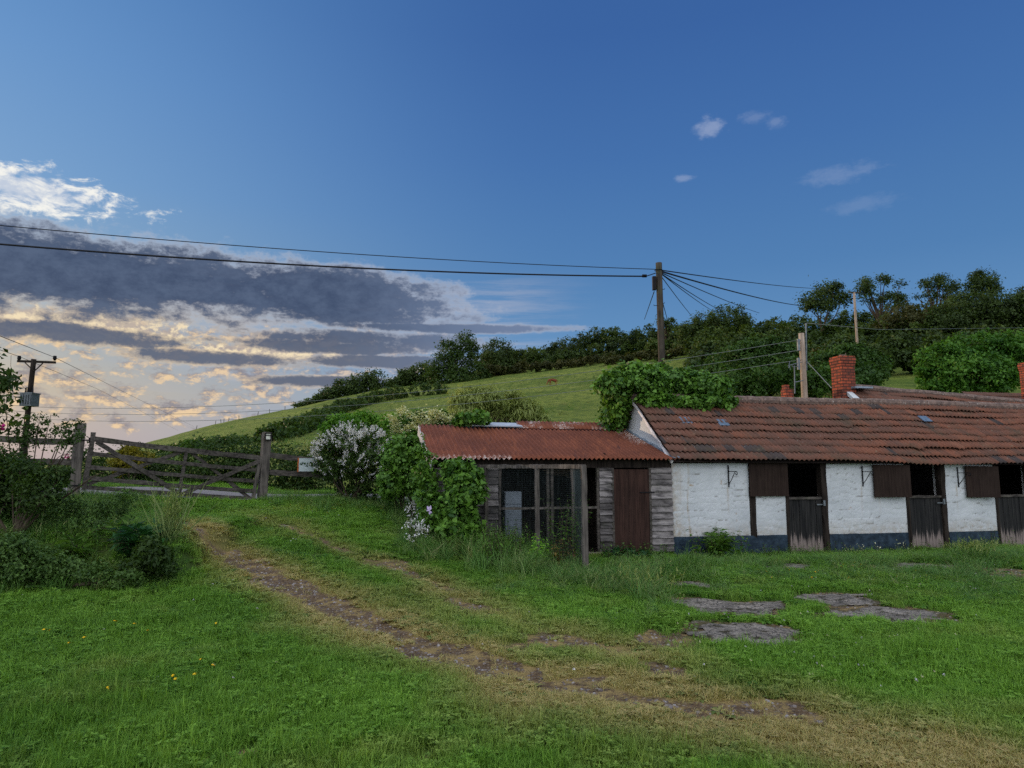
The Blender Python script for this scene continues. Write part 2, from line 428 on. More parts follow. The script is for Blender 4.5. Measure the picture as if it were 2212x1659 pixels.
def leaves(name, P, N, size, mat, parent=None, tint=None, **kw):
    V, Fc = leaf_geo(np.asarray(P), np.asarray(N), size, **kw)
    if tint is None: tint = rng.uniform(0, 1, len(P))
    return obj(name, V, Fc, mat, parent, fattr={'tint': np.clip(tint, 0, 1)})
def crown(lobes, n, nper=36, spread=.16, shell=.55, flat=.75, top=.0):
    lobes = np.asarray(lobes, float)
    w = lobes[:, 3]*lobes[:, 4]+lobes[:, 4]*lobes[:, 5]; nc = max(4, n//nper)
    li = rng.choice(len(lobes), nc, p=w/w.sum())
    d = rng.normal(0, 1, (nc, 3)); d[:, 2] += top; d = nrm(d)
    r = shell+(1.04-shell)*np.sqrt(rng.uniform(0, 1, nc))
    cc = lobes[li, :3]+d*r[:, None]*lobes[li, 3:]
    cr = spread*lobes[li, 3:].mean(1)*rng.uniform(.6, 1.4, nc)
    ct = rng.uniform(0, 1, nc)
    ci = rng.integers(0, nc, n)
    P = cc[ci]+rng.normal(0, 1, (n, 3))*cr[ci][:, None]*np.array([1, 1, flat])
    N = d[ci]*.7+np.array([0, 0, .5])+rng.normal(0, .6, (n, 3))
    return P, N, .55*ct[ci]+.45*rng.uniform(0, 1, n)
def rand_lobes(c, rx, ry, rz, k, small=.5):
    out = []
    for i in range(k):
        d = rng.normal(0, 1, 3); d = d/np.linalg.norm(d); d[2] = d[2]*.9
        q = (1-small)*rng.uniform(.7, 1.05)
        f = small*rng.uniform(.75, 1.2)
        out.append((c[0]+d[0]*rx*q, c[1]+d[1]*ry*q, c[2]+d[2]*rz*q, rx*f, ry*f, rz*f))
    return out
def stems_to(mb, base, lobes, r0, frac=.35, jit=.25):
    base = np.asarray(base, float)
    for l in lobes:
        c = np.array(l[:3]); mid = base+(c-base)*.5+np.array([rng.normal(0, jit), rng.normal(0, jit), 0])*np.linalg.norm(c-base)*.25
        mb.tube([base, mid, c], [r0*frac, r0*frac*.7, r0*frac*.3], 5)
def bush(name, label, cat, c, rx, ry, h, n, size, mat, k=7, small=.5, leaf_part='foliage', stem=True, group=None, **kw):
    base = np.array([c[0], c[1], g1(c[0], c[1]) if len(c) < 3 else c[2]])
    root = thing(name, label, cat, base, group)
    cc = base+np.array([0, 0, h*.55])
    lobes = rand_lobes(cc, rx, ry, h*.5, k, small)
    geo = {q: kw.pop(q) for q in ('shape', 'aspect', 'droop') if q in kw}
    P, N, tn = crown(lobes, n, **kw)
    ok = P[:, 2] > base[2]-.02
    leaves(leaf_part, P[ok], N[ok], size, M[mat], root, tn[ok], **geo)
    if stem:
        mb = MB(); stems_to(mb, base-np.array([0, 0, .05]), lobes, .05, .4); mb.build('stem', M['bark'], root)
    return root, lobes
def tree(name, label, base, ztop, width, n, size, mat, k=8, small=.48, trunk=.35, low=.15, depth=None, group=None, cat='tree', **kw):
    base = np.asarray(base, float); h = ztop-base[2]
    root = thing(name, label, cat, base, group)
    zc = base[2]+h*(low+1)/2; rz = h*(1-low)/2
    lobes = rand_lobes((base[0], base[1], zc), width/2, (depth or width)/2, rz, k, small)
    geo = {q: kw.pop(q) for q in ('shape', 'aspect', 'droop') if q in kw}
    P, N, tn = crown(lobes, n, **kw)
    ok = P[:, 2] > gz(P[:, 0], P[:, 1])
    leaves('crown', P[ok], N[ok], size, M[mat], root, tn[ok], **geo)
    mb = MB(); fork = base+np.array([0, 0, h*(low+.22)])
    mb.tube([base-np.array([0, 0, .4]), base+np.array([.05*width*rng.normal(0, .4), 0, h*low]), fork], [trunk, trunk*.75, trunk*.6], 7)
    stems_to(mb, fork, lobes, trunk, .5)
    mb.build('trunk', M['bark'], root)
    return root

# ================================================================== GROUND
def polyline_px(pts): return np.array([on_ground(*p)[:2] for p in pts])
TR_A = polyline_px([(392,1128),(440,1158),(500,1194),(560,1225),(640,1265),(720,1308),(800,1342),(900,1386),(1000,1420),(1100,1452),(1200,1478),(1400,1508),(1600,1545),(1800,1592),(2000,1640),(2300,1720)])
TW_A = [.8,.85,.9,.95,1.,1.05,1.05,1.05,1.05,1.02,.66,.5,.42,.45,.55,.5]
TR_B = polyline_px([(570,1126),(680,1160),(760,1195),(830,1214),(930,1255),(1020,1305),(1150,1352),(1250,1382),(1340,1402),(1460,1445),(1640,1490),(1850,1540),(2250,1640)])
TW_B = [.45,.38,.45,.66,.7,.42,.45,.8,.66,.35,.3,.3,.3]
def seg_field(X, Y, L, W, width):
    out = np.zeros_like(X)
    for i in range(len(L)-1):
        a, b_ = L[i], L[i+1]; d = b_-a; q = np.clip(((X-a[0])*d[0]+(Y-a[1])*d[1])/(d@d), 0, 1)
        dist = np.hypot(X-a[0]-q*d[0], Y-a[1]-q*d[1])
        out = np.maximum(out, (W[i]+(W[i+1]-W[i])*q)*np.exp(-(dist/width)**2))
    return out
SPOTS = [on_ground(*p)[:2].tolist()+[r_, w_] for *p, r_, w_ in ((1190,1385,.5,.7),(1460,1452,.3,.5),(835,1212,.6,.6),(1000,1305,.5,.6),(2170,1238,.9,.9),(1380,1200,.7,.9),(1290,1195,.5,.8),(1680,1535,.5,.6),(1230,1462,.4,.5),(530,1630,.12,.8),(910,1640,.1,.7),(1470,1385,.5,.7),(1840,1224,.8,.7))]
CP = [(1576, 1307, 132, 20), (1826, 1293, 94, 15), (1918, 1329, 122, 18), (1606, 1366, 92, 24), (1503, 1264, 60, 9), (1715, 1224, 60, 7), (1990, 1222, 60, 6)]
ELL = []
for i, (cx, cy, rx, ry) in enumerate(CP):
    c = on_ground(cx, cy); c0 = on_ground(cx, cy-ry); c1 = on_ground(cx, cy+ry); ELL.append((c[0], (c0[1]+c1[1])/2, rx*c[1]/F, (c0[1]-c1[1])/2))
def slab_field(X, Y, k):
    cx, cy, a, b_ = ELL[k]; e_ = np.hypot((X-cx)/a, (Y-cy)/b_)
    return np.where(e_ < 1.45, (1-e_)*.75+.06+(fbm(X*1.0+k*9, Y*1.3, 91)-.5)*1.5+(fbm(X*3.3, Y*3.3, 94)-.5)*.8+(fbm(X*8, Y*8, 92)-.5)*.5, -1)
def wear_dry(X, Y):
    X = np.asarray(X, float); Y = np.asarray(Y, float)
    wob = (fbm(X*1.1, Y*1.1, 21)-.5)*.45
    w = np.maximum(seg_field(X+wob, Y+wob, TR_A, TW_A, .25), seg_field(X+wob, Y-wob, TR_B, TW_B, .2))
    for k in range(len(ELL)): w = np.maximum(w, .62*sm((slab_field(X, Y, k)+.38)/.4))
    for x, y, r_, s_ in SPOTS: w = np.maximum(w, s_*np.exp(-(((X-x)**2+(Y-y)**2)/r_**2)))
    dd = np.maximum(seg_field(X, Y, TR_A, [.75*v+(.75 if i > 9 else .15) for i, v in enumerate(TW_A)], .62), seg_field(X, Y, TR_B, [.75*v+.1 for v in TW_B], .5)); dd = np.maximum(dd, seg_field(X, Y, TR_A[9:], [.5, .8, .85, .85, .9, .9, .9], .8)*(.55+.9*fbm(X*1.3, Y*1.3, 77)))
    dry = np.clip(dd*1.0+(fbm(X*.8, Y*.8, 31)-.5)*.55, 0, 1)
    return w, dry
def wear_noisy(X, Y, w): return w+(fbm(X*2.1, Y*2.1, 40, 5)-.5)*1.15*np.clip(w*3, 0, 1)
def gridlines(a, b_, c, d, step, big):
    return np.concatenate([np.arange(a, b_, big), np.arange(b_, c, step), np.arange(c, d+.01, big)])
gx = gridlines(-60, -15, 15, 60, .085, 2.5); gy = np.concatenate([np.arange(-20, 2.6, 1.5), np.arange(2.6, 20, .08), np.arange(20, 24.001, .5)]); gy[-1] = 24
GX, GY = np.meshgrid(gx, gy); GZ = gz(GX, GY)
W_, D_ = wear_dry(GX.ravel(), GY.ravel())
GZ = GZ - .035*W_.reshape(GZ.shape)
def grid_faces(nr, nc):
    i = np.arange(nr-1)[:, None]*nc+np.arange(nc-1)[None]; i = i.ravel()
    return np.stack([i, i+1, i+nc+1, i+nc], 1)
o = obj('ground', np.stack([GX.ravel(), GY.ravel(), GZ.ravel()], 1), grid_faces(len(gy), len(gx)), M['ground'], smooth=True, vattr={'wear': wear_noisy(GX.ravel(), GY.ravel(), W_), 'dry': D_})
tag(o, kind='structure')
pxs = np.arange(-2600, 4300, 14.); ys = np.concatenate([np.geomspace(24, 330, 110), np.geomspace(340, 6000, 34)])
PX, HYY = np.meshgrid(pxs, ys); HXX = (PX-1106)/1464*HYY
o = obj('hill', np.stack([HXX.ravel(), HYY.ravel(), gz(HXX, HYY).ravel()], 1), grid_faces(len(ys), len(pxs)), M['pasture'], smooth=True)
tag(o, kind='structure')
# lane behind the gate
lc = np.array([(-15,14.9),(-12,15.5),(-9.3,16.5),(-6.5,18.4),(-3.5,20.2),(0,22)]); V = []
ts = np.linspace(0, 5, 40)
for q in ts:
    i = min(int(q), 4); p = lc[i]+(lc[i+1]-lc[i])*(q-i); d = lc[i+1]-lc[i]; d = d/np.linalg.norm(d); nn = np.array([-d[1], d[0]])
    for k in np.linspace(-1.15, 1.15, 7):
        x, y = p+nn*k; V.append((x, y, g1(x, y)+.03))
tag(obj('lane', V, grid_faces(40, 7), M['lane'], smooth=True), kind='structure')

# ================================================================== BUILDINGS: one local frame s along the fronts, d back, z up
B = R(12.5); U = np.array([math.cos(B), math.sin(B)]); NB = np.array([-math.sin(B), math.cos(B)]); O = np.array([.2317*14.4, 14.4])
def W(s, d, z): p = O+s*U+d*NB; return np.array([p[0], p[1], z])
U3 = np.array([U[0], U[1], 0]); N3 = np.array([NB[0], NB[1], 0]); Z3 = np.array([0, 0, 1.])
def sd(X, Y): 
    q0 = np.asarray(X)-O[0]; q1 = np.asarray(Y)-O[1]
    return q0*U[0]+q1*U[1], q0*NB[0]+q1*NB[1]
def wall_sz(px, py, d=0.):
    r = ray(px, py); o2 = O+d*NB; k = (o2@NB)/(r[:2]@NB); p = r*k
    return float((p[:2]-o2)@U), float(p[2]+EYE)
def S(px, py=1085, d=0.): return wall_sz(px, py, d)[0]

def stone_panel(mb_list, s0, s1, z0, z1, seed, depth=.34, step=.026):
    ns = max(4, int((s1-s0)/step)); nz = max(4, int((z1-z0)/step))
    ss_ = np.linspace(s0, s1, ns+1); zz = np.linspace(z0, z1, nz+1); A, Zg = np.meshgrid(ss_, zz)
    zw = Zg+(fbm(A*1.7, Zg*2.2, seed)-.5)*.30
    row = np.floor(zw/.155); fz = zw/.155-row
    wd = .25+.22*_h(row.astype(np.int64), row.astype(np.int64)*3, seed+5)
    xo = A/wd+_h(row.astype(np.int64), row.astype(np.int64)*7, seed+9)*9+(vn(A*6, Zg*6, seed+3)-.5)*.5
    cx = np.floor(xo); fx = xo-cx
    on = _h(cx.astype(np.int64), row.astype(np.int64), seed+2)
    ez = np.minimum(fz, 1-fz)*.155; ex = np.minimum(fx, 1-fx)*wd
    e = np.minimum(ez, ex*1.4)
    bulge = (1-np.exp(-e/.02))*(.002+.007*on)
    disp = bulge + (fbm(A*4, Zg*4, seed+4)-.5)*.02 + (fbm(A*24, Zg*24, seed+14)-.5)*.008
    edge = np.minimum(np.minimum(A-s0, s1-A), np.minimum(Zg-z0, z1-Zg)); disp = disp*np.clip(edge/.04, 0, 1)
    crack_shade = np.clip(1.3-ez/.016, 0, 1)*(on > .35)*(fx > .12)*(fx < .8)*(fz > .5)*np.clip(fbm(A*7, Zg*7, seed+21)*3-.8, 0, 1)
    crack_shade = np.maximum(crack_shade, .7*np.clip(1-ex/.010, 0, 1)*(on > .8))
    P = np.stack([O[0]+A*U[0]-disp*NB[0], O[1]+A*U[1]-disp*NB[1], Zg], -1).reshape(-1, 3)
    Fc = grid_faces(nz+1, ns+1)
    b0 = len(mb_list['v']) 
    mb_list['v'] += P.tolist(); mb_list['c'] += crack_shade.ravel().tolist(); mb_list['f'] += (Fc+b0).tolist()
    # returns at the openings, top and bottom
    c = [W(s0,0,z0),W(s1,0,z0),W(s1,0,z1),W(s0,0,z1),W(s0,depth,z0),W(s1,depth,z0),W(s1,depth,z1),W(s0,depth,z1)]
    b1 = len(mb_list['v']); mb_list['v'] += [q.tolist() for q in c]; mb_list['c'] += [0]*8
    mb_list['f'] += [[b1+i for i in f] for f in ((0,4,5,1),(1,5,6,2),(2,6,7,3),(3,7,4,0),(4,7,6,5))]

# ---------------------------------------------------------------- stable
ZB = .285; ZT = 1.80
ze = wall_sz(1450, 996, -.2)[1]                 # eaves
RD = 1.95; ZR = at(1372, 858, W(-.1, RD, 0)[1])[2]
TH = math.atan2(ZR-ze, RD+.2); SL = (RD+.2)/math.cos(TH)
LEN = 13.0
stable = thing('stable', 'long low stable of whitewashed stone with dark half doors and mossy red tile roof', 'stable', W(0, 0, -.12))
px_b = [1447,1619,1632,1697,1703,1776,1788,1957,1964,2035,2045,2150,2156,2228,2240]
sA,s1_,s2_,s3,s4,s5,s6,s7,s8,s9,s10,s11,s12,s13,s14 = [S(p) for p in px_b]
L_ = dict(v=[], f=[], c=[])
stone_panel(L_, 0, s1_, ZB-.02, ZT, 1); stone_panel(L_, s2_, s3, ZB-.02, ZT, 2); stone_panel(L_, s6, s7, ZB-.03, ZT, 3)
stone_panel(L_, s10, s11, ZB-.04, ZT, 4); stone_panel(L_, s14, LEN, ZB-.05, ZT, 5, step=.05)
va = np.array(L_['v']); vs = (va[:, 0]-O[0])*U[0]+(va[:, 1]-O[1])*U[1]; vz = va[:, 2]; sr = S(1487)+.02*np.sin(vz*5)
stain = np.clip(1-vs/.32, 0, 1)*.8+.9*np.exp(-((vs-sr)/.016)**2)+.55*np.clip((.62-vz)/.35, 0, 1)
for q_ in (S(1573), S(1862), S(2068), S(1900)): stain = stain+.8*np.exp(-((vs-q_)/.02)**2)*np.clip((1.35-vz)/.1, 0, 1)*np.clip((vz-.6)/.6, 0, 1)
obj('wall', L_['v'], L_['f'], M['whitewash'], stable, vattr={'crack_shade': L_['c'], 'stain': np.clip(stain, 0, 1)})
# gable end: thick pentagon
g = [(0.,-.4),(0.,ZT),(RD,ZR-.09),(2*RD+.1,ZT),(2*RD+.1,-.4)]
V = [W(.0, d+.002*(i == 0), z) for i, (d, z) in enumerate(g)]+[W(.3, d+.002, z) for d, z in g]
gb = MB(); gb.add(V, [(0,1,2,3,4),(9,8,7,6,5)]+[(i,i+5,(i+1)%5+5,(i+1)%5) for i in range(5)])
m_ = M['whitewash']
o = gb.build('gable_wall', m_, stable)
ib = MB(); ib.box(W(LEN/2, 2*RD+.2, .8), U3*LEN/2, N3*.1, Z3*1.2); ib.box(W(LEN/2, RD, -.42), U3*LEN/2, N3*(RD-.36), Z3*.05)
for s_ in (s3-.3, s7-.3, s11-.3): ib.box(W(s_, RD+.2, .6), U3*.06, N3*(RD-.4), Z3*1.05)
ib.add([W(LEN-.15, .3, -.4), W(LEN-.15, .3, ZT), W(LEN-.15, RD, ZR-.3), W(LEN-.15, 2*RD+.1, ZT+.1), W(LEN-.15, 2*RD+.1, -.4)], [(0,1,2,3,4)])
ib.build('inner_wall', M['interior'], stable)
for a_, b_ in ((-.01, s3), (s6, s7), (s10, s11), (s14, LEN)):
    pl = MB(); n_ = max(2, int((b_-a_)/.12)); V = []; 
    for i in range(n_+1):
        s_ = a_+(b_-a_)*i/n_
        for z_, o_ in ((-.5, .03), (-.1, .022), (.1, .014), (ZB-.006*s_+rng.normal(0, .004), .012), (ZB-.006*s_, -.02)):
            V.append(W(s_, -o_+rng.normal(0, .002), z_))
    Fc = [(i*5+j, (i+1)*5+j, (i+1)*5+j+1, i*5+j+1) for i in range(n_) for j in range(4)]
    pl.add(V, Fc); k0 = len(V)
    for s_, sg in ((a_, 1), (b_, -1)):
        pl.add([W(s_, -.03, -.5), W(s_, .3, -.5), W(s_, .3, ZB-.02), W(s_, -.012, ZB-.006*s_)], [(0,1,2,3)])
    pl.build('plinth', M['plinth'], stable)
# timber posts, jambs and wall plate
def tp(name, s_a, s_b, z0, z1, mat='dark_wood', d0=-.012, d1=.16, wob=.006):
    mb = MB(); mb.beam(W((s_a+s_b)/2, (d0+d1)/2, z0), W((s_a+s_b)/2, (d0+d1)/2, z1), s_b-s_a-.004, d1-d0, 8, wob, up=tuple(N3))
    return mb.build(name, M[mat], stable)
tp('timber_post', s1_, s2_, .1, ZT)
for a_, b_ in ((s3, s4), (s5, s6), (s7, s8), (s9, s10), (s11, s12), (s13, s14)): tp('door_jamb', a_, b_, -.35, ZT)
mb = MB(); mb.beam(W(-.0, .08, ZT+.045), W(LEN, .08, ZT+.02), .22, .085, 30, .004); mb.build('wall_plate', M['dark_wood'], stable)
for a_, b_ in ((s4, s5), (s8, s9), (s12, s13)):                       # half doors
    zt_ = wall_sz((px_b[4]+px_b[5])/2, 1074)[1]; V = []; Fc = []; wr = []
    n_ = 6; wd = (b_-a_)/n_
    for i in range(n_):
        x0 = a_+i*wd+.004; x1 = a_+(i+1)*wd-.004; dd = .03+rng.uniform(-.005, .005); zb_ = -.26+rng.uniform(-.02, .05)-.01*a_
        nz = 14
        for j in range(nz+1):
            z_ = zb_+(zt_-zb_)*j/nz
            for (x_, d_) in ((x0, dd+.03), (x0, dd), (x1, dd), (x1, dd+.03)):
                V.append(W(x_+rng.normal(0, .002), d_+rng.normal(0, .001), z_)); wr.append(1.15-1.5*(z_+.3)/(zt_+.3)+rng.uniform(-.08, .08)*0)
        b0 = i*(nz+1)*4
        for j in range(nz):
            for k in range(3): Fc.append((b0+j*4+k, b0+j*4+k+1, b0+j*4+4+k+1, b0+j*4+4+k))
        Fc.append((b0+nz*4, b0+nz*4+1, b0+nz*4+2, b0+nz*4+3))
    dr = obj('half_door', V, Fc, M['old_door'], stable, vattr={'wear': np.clip(wr, 0, 1)})
    mb = MB(); mb.beam(W(a_+.01, .022, zt_-.02), W(b_-.01, .022, zt_-.02), .05, .05, 6, .003); mb.build('top_rail', M['rail_wood'], dr)
    mb = MB(); mb.box(W(b_-.08, -.02, zt_-.16), U3*.07, N3*.008, Z3*.012); mb.box(W(b_+.03, -.026, zt_-.13), U3*.025, N3*.012, Z3*.06); mb.build('bolt', M['grey_metal'], dr)
# boards and upper doors folded back against the wall
zt1, zt2 = wall_sz(1660, 1000, -.05)[1], wall_sz(1660, 1072, -.05)[1]
def hatch(sa, sb, za, zb, tilt, dist, label=None, skew=.0):
    mb = MB(); n_ = 5
    for i in range(n_):
        x = sa+(sb-sa)*(i+.5)/n_; d_ = -dist-tilt*(1-(i+.5)/n_)*-1
        mb.box(W(x, -dist-tilt*(i+.5)/n_, (za+zb)/2+skew*((i+.5)/n_-.5)), U3*((sb-sa)/n_/2-.0015)-N3*tilt/n_/2, N3*.014, Z3*((za-zb)/2), rng.uniform(0, .5))
    mb.box(W((sa+sb)/2, -dist-tilt/2-.02, zb+.012), U3*(sb-sa)/2-N3*tilt/2, N3*.008, Z3*.012, .2)
    o = mb.build('upper_door', M['brown_board'], stable)
    return o
hatch(S(1618), S(1701), zt1, zt2, .0, .05)
z3a, z3b = wall_sz(1925, 1004, -.1)[1], wall_sz(1925, 1074, -.1)[1]
hatch(S(1890, 1040, -.1), S(1963, 1040, -.1), z3a, z3b, .09, .06, skew=-.01)
hatch(S(2090, 1040, -.1), S(2153, 1040, -.1), z3a-.03, z3b-.03, .1, .06, skew=-.01)
for p_, q_ in ((1573, 1005), (1862, 1006), (2068, 1009)):              # hanging-basket brackets
    s_, z_ = wall_sz(p_, q_, -.02); h_ = .46
    mb = MB(); mb.box(W(s_, -.02, z_-h_/2), U3*.012, N3*.006, Z3*h_/2)
    mb.tube([W(s_, -.03, z_-.13), W(s_+.01, -.16, z_-.13), W(s_+.02, -.30, z_-.13)]+[W(s_+.02, -.30-.035*math.sin(q), z_-.165+.035*math.cos(q)) for q in np.linspace(.3, 4.6, 8)], .009, 6)
    mb.tube([W(s_, -.03, z_-.40), W(s_+.01, -.12, z_-.30), W(s_+.02, -.25, z_-.14)], .008, 6)
    mb.build('basket_bracket', M['black_metal'], stable)

def tile_roof(name, parent, pt, s0, s1, slope, rows, per=.115, tile=.23, seed=0, sag=.055, lap=.046, grain=6):
    h = slope/rows; V = []; Fc = []; tn = []
    cols = int((s1-s0)/per*grain); sg = np.linspace(s0, s1, cols+1)
    for r_ in range(rows):
        ti = np.floor((sg+1e-4)/tile+.5*(r_ % 2)).astype(np.int64)
        jit = _h(ti, np.full_like(ti, r_), seed)*.016; jl = _h(ti, np.full_like(ti, r_), seed+4)*.03+.07*(_h(ti, np.full_like(ti, r_), seed+31) > .965)+(vn(sg*.5, np.full_like(sg, r_*2.), seed+41)-.5)*.05
        ph = sg/per*2*PI
        wav = .018*(np.sin(ph)+.3*np.sin(2*ph+.6))
        sagv = (vn(sg*.45, np.full_like(sg, r_*.35), seed+2)-.5)*2*sag
        t0 = r_*h-jl; t1 = (r_+1)*h+.10+0*jl
        b0 = len(V)
        for i in range(cols+1):
            a = wav[i]+jit[i]+sagv[i]
            V.append(pt(sg[i], t0[i], a+lap-.015)); V.append(pt(sg[i], t0[i], a+lap)); V.append(pt(sg[i], (t0[i]+t1[i])/2, a+lap*.5)); V.append(pt(sg[i], t1[i], a-.004))
        hh_ = _h(ti[:-1], np.full_like(ti[:-1], r_), seed+8); cl = fbm(sg[:-1]*.55, np.full(cols, r_*.5), seed+6); dark_ = (hh_ < .30) & (fbm(sg[:-1]*.8, np.full(cols, r_*.7), seed+16) > .62); tint_t = np.where(dark_, hh_*.15, np.clip(.04+.4*hh_+.7*(cl-.3)+.28*np.clip((sg[:-1]-s0)/8, 0, 1), .1, 1))
        for i in range(cols):
            for k in range(3):
                Fc.append((b0+i*4+k, b0+i*4+4+k, b0+i*4+5+k, b0+i*4+1+k)); tn.append(tint_t[i])
    return obj(name, V, np.array(Fc), M['tile'], parent, smooth=False, fattr={'tint': tn})
UP = np.array([0, 0, 1.])
def st_pt(s, t, a):
    return W(s, -.2+t*math.cos(TH)-a*math.sin(TH), ze-.006*s+t*math.sin(TH)+a*math.cos(TH))
roof = tile_roof('roof', stable, st_pt, -.07, LEN, SL, 9, seed=3)
mb = MB(); pts = []                                                   # ridge tiles
rp_ = []
s_ = -.1
while s_ < LEN:
    zz = ZR+.01-.006*s_+(float(vn(s_*.45, 8*.35, 5))-.5)*.06
    q = [W(s_+x, RD, zz+.02+dz) for x, dz in ((0, 0), (.45, rng.normal(0, .006)))]
    mb.tube(q, [.115, .105], 10, rng.uniform(0, 1)); s_ += .44
ridge = mb.build('ridge', M['ridge'], roof)
mb = MB(); mb.add([W(-.05, RD, ZR-.03), W(LEN, RD, ZR-.1), W(LEN, 2*RD+.35, ze-.05), W(-.05, 2*RD+.35, ze)], [(0,1,2,3)])
mb.add([W(-.02, -.17, ze-.02), W(LEN, -.17, ze-.1), W(LEN, RD, ZR-.13), W(-.02, RD, ZR-.05)], [(3,2,1,0)])
mb.build('roof_lining', M['dark_wood'], roof)
for p_, q_ in ((1481, 908), (1561, 913), (1998, 905)):                 # glass tiles
    r = ray(p_, q_); nr = -N3*math.sin(TH)+Z3*math.cos(TH); p0 = st_pt(0, 0, .045); e_ = np.array([0, 0, EYE])
    k = ((p0-e_)@nr)/(r@nr); c = e_+r*k; dn = N3*math.cos(TH)+Z3*math.sin(TH)
    mb = MB()
    for j in range(2): mb.box(c+U3*(j-.5)*.13+nr*.008, U3*.063, dn*.13, nr*.008)
    mb.build('glass_tile', M['glass_tile'], roof, bevel=.004)
mb = MB(); mb.beam(W(-.06, -.16, ze-.02), W(-.06, RD, ZR-.05), .04, .05, 14, .01); mb.build('verge_mortar', M['white_paint'], roof)

# ---------------------------------------------------------------- shed
SH0 = S(940, 1000); RDS = 2.6
zes = wall_sz(1190, 991, -.22)[1]; ZRS = at(908, 917, W(SH0, RDS, 0)[1])[2]
THS = math.atan2(ZRS-zes, RDS+.22); SLS = (RDS+.22)/math.cos(THS)
shed = thing('shed', 'weatherboarded lean-to shed with rusty corrugated iron roof beside the stable', 'shed', W(SH0, 0, 0))
def sh_pt(s, t, a): return W(s, -.22+t*math.cos(THS)-a*math.sin(THS), zes+t*math.sin(THS)-.028*(t/SLS)*(s-SH0)/5*1.5+a*math.cos(THS))
def corrugated(name, parent, pt, s0, s1, t0, t1, rows, mat, flake=None, amp=.021, per=.1, z0=0.):
    n_ = int((s1-s0)/per*8); V = []; fl = []; tn = []
    for j in range(rows+1):
        t_ = t0+(t1-t0)*j/rows
        for i in range(n_+1):
            s_ = s0+(s1-s0)*i/n_; sheet = int((s_-s0)/.66)
            V.append(pt(s_, t_-(.012*_h(np.int64(sheet), np.int64(3), 5) if j == 0 else 0), z0+amp*math.sin(2*PI*s_/per)+.006*_h(np.int64(sheet), np.int64(1), 2)+.01*(float(vn(s_*.8, t_*.8, 3))-.5)))
            fl.append(flake(s_, t_) if flake else 0.)
    Fc = grid_faces(rows+1, n_+1)
    tn = [.6*_h(np.int64(((f[0] % (n_+1))*(s1-s0)/n_)//.66), np.int64(2), 7) for f in Fc]
    o = obj(name, V, Fc, M[mat], parent, smooth=True, fattr={'tint': tn}, vattr={'flake': fl})
    md = o.modifiers.new('thick', 'SOLIDIFY'); md.thickness = .003
    return o
fl_ = lambda s, t: .8*(t < .07)*(s < SH0+1.5)+.9*(s > -.45)*(t > SLS*.45)*max(0, (s+.45)/.45)
sroof = corrugated('roof', shed, sh_pt, SH0-.12, .02, 0, SLS, 10, 'rust', fl_)
corrugated('ridge_sheet', sroof, lambda s, t, a: sh_pt(s, SLS-.30+t, .03+.10*t/.34+a), SH0+2.2, -.05, 0, .34, 2, 'rust', lambda s, t: .5*(float(vn(s*5., t*9., 8)) > .66), amp=.01)
mb = MB(); q = [(SH0+1.1, SLS-.27), (SH0+2.3, SLS-.30), (SH0+2.25, SLS+.06), (SH0+1.1, SLS+.08)]
mb.add([sh_pt(a_, b_, .075) for a_, b_ in q]+[sh_pt(a_, b_, .05) for a_, b_ in q], [(0,1,2,3),(7,6,5,4),(0,4,5,1),(1,5,6,2),(2,6,7,3),(3,7,4,0)]); mb.build('ridge_flashing', M['flashing'], sroof)
mb = MB(); mb.beam(W(.02, -.2, zes+.03), W(.0, RDS, ZRS-.01), .14, .02, 14, .012); mb.build('wall_flashing', M['lead'], sroof)
mb = MB(); mb.beam(sh_pt(SH0-.11, .0, -.15), sh_pt(SH0-.11, SLS, -.13), .03, .24, 10, .008); mb.build('barge_board', M['white_paint'], shed)
mb = MB(); mb.beam(W(SH0+.05, .05, zes-.10), W(-.02, .05, zes-.10), .1, .16, 20, .004); mb.build('eaves_beam', M['dark_wood'], shed)
# weatherboards
so1, so2 = S(1076), S(1294)                # opening
sd1, sd2 = S(1325), S(1402)                # plank door
ZS0 = .02
def boards(name, s_a, s_b, z0, z1, dd=0., side=False):
    mb = MB(); z_ = z0
    while z_ < z1-.02:
        h = rng.uniform(.12, .15)
        x0, x1 = s_a+rng.uniform(0, .01), s_b-rng.uniform(0, .01)
        tl = rng.normal(0, .006)
        if not side: V = [W(x, d+dd, z) for (d, z) in ((-.055, z_), (-.03, z_), (.012, min(z_+h+.03, z1)), (-.008, min(z_+h+.03, z1))) for x in (x0, x1)]
        else: V = [W(side+d, x, z) for (d, z) in ((-.055, z_), (-.03, z_), (.012, min(z_+h+.03, z1)), (-.008, min(z_+h+.03, z1))) for x in (x0, x1)]
        V = [v+np.array([0, 0, tl*(i % 2)]) for i, v in enumerate(V)]
        mb.add(V, [(0,1,7,6),(0,2,3,1),(2,4,5,3),(6,7,5,4),(0,6,4,2),(1,3,5,7)], rng.uniform(0, 1)**2)
        z_ += h
    return mb.build(name, M['board_wood'], shed)
boards('weatherboard', SH0, so1, ZS0, zes-.18); boards('weatherboard', so2, sd1-.03, ZS0-.05, zes-.18); boards('weatherboard', sd2+.03, -.0, ZS0-.02, zes-.18)
boards('side_boards', 0., RDS, .1, 1.95, side=SH0)
mb = MB(); mb.add([W(SH0+.01, 0, 1.8), W(SH0+.01, RDS, 1.8), W(SH0+.01, RDS, ZRS-.05), W(SH0+.01, -.05, zes-.05)], [(0,1,2,3)]); mb.add([W(SH0+.01,-.0,-.2), W(SH0+.01,RDS,-.2), W(SH0+.01,RDS,1.8), W(SH0+.01,0,1.8)], [(0,1,2,3)])
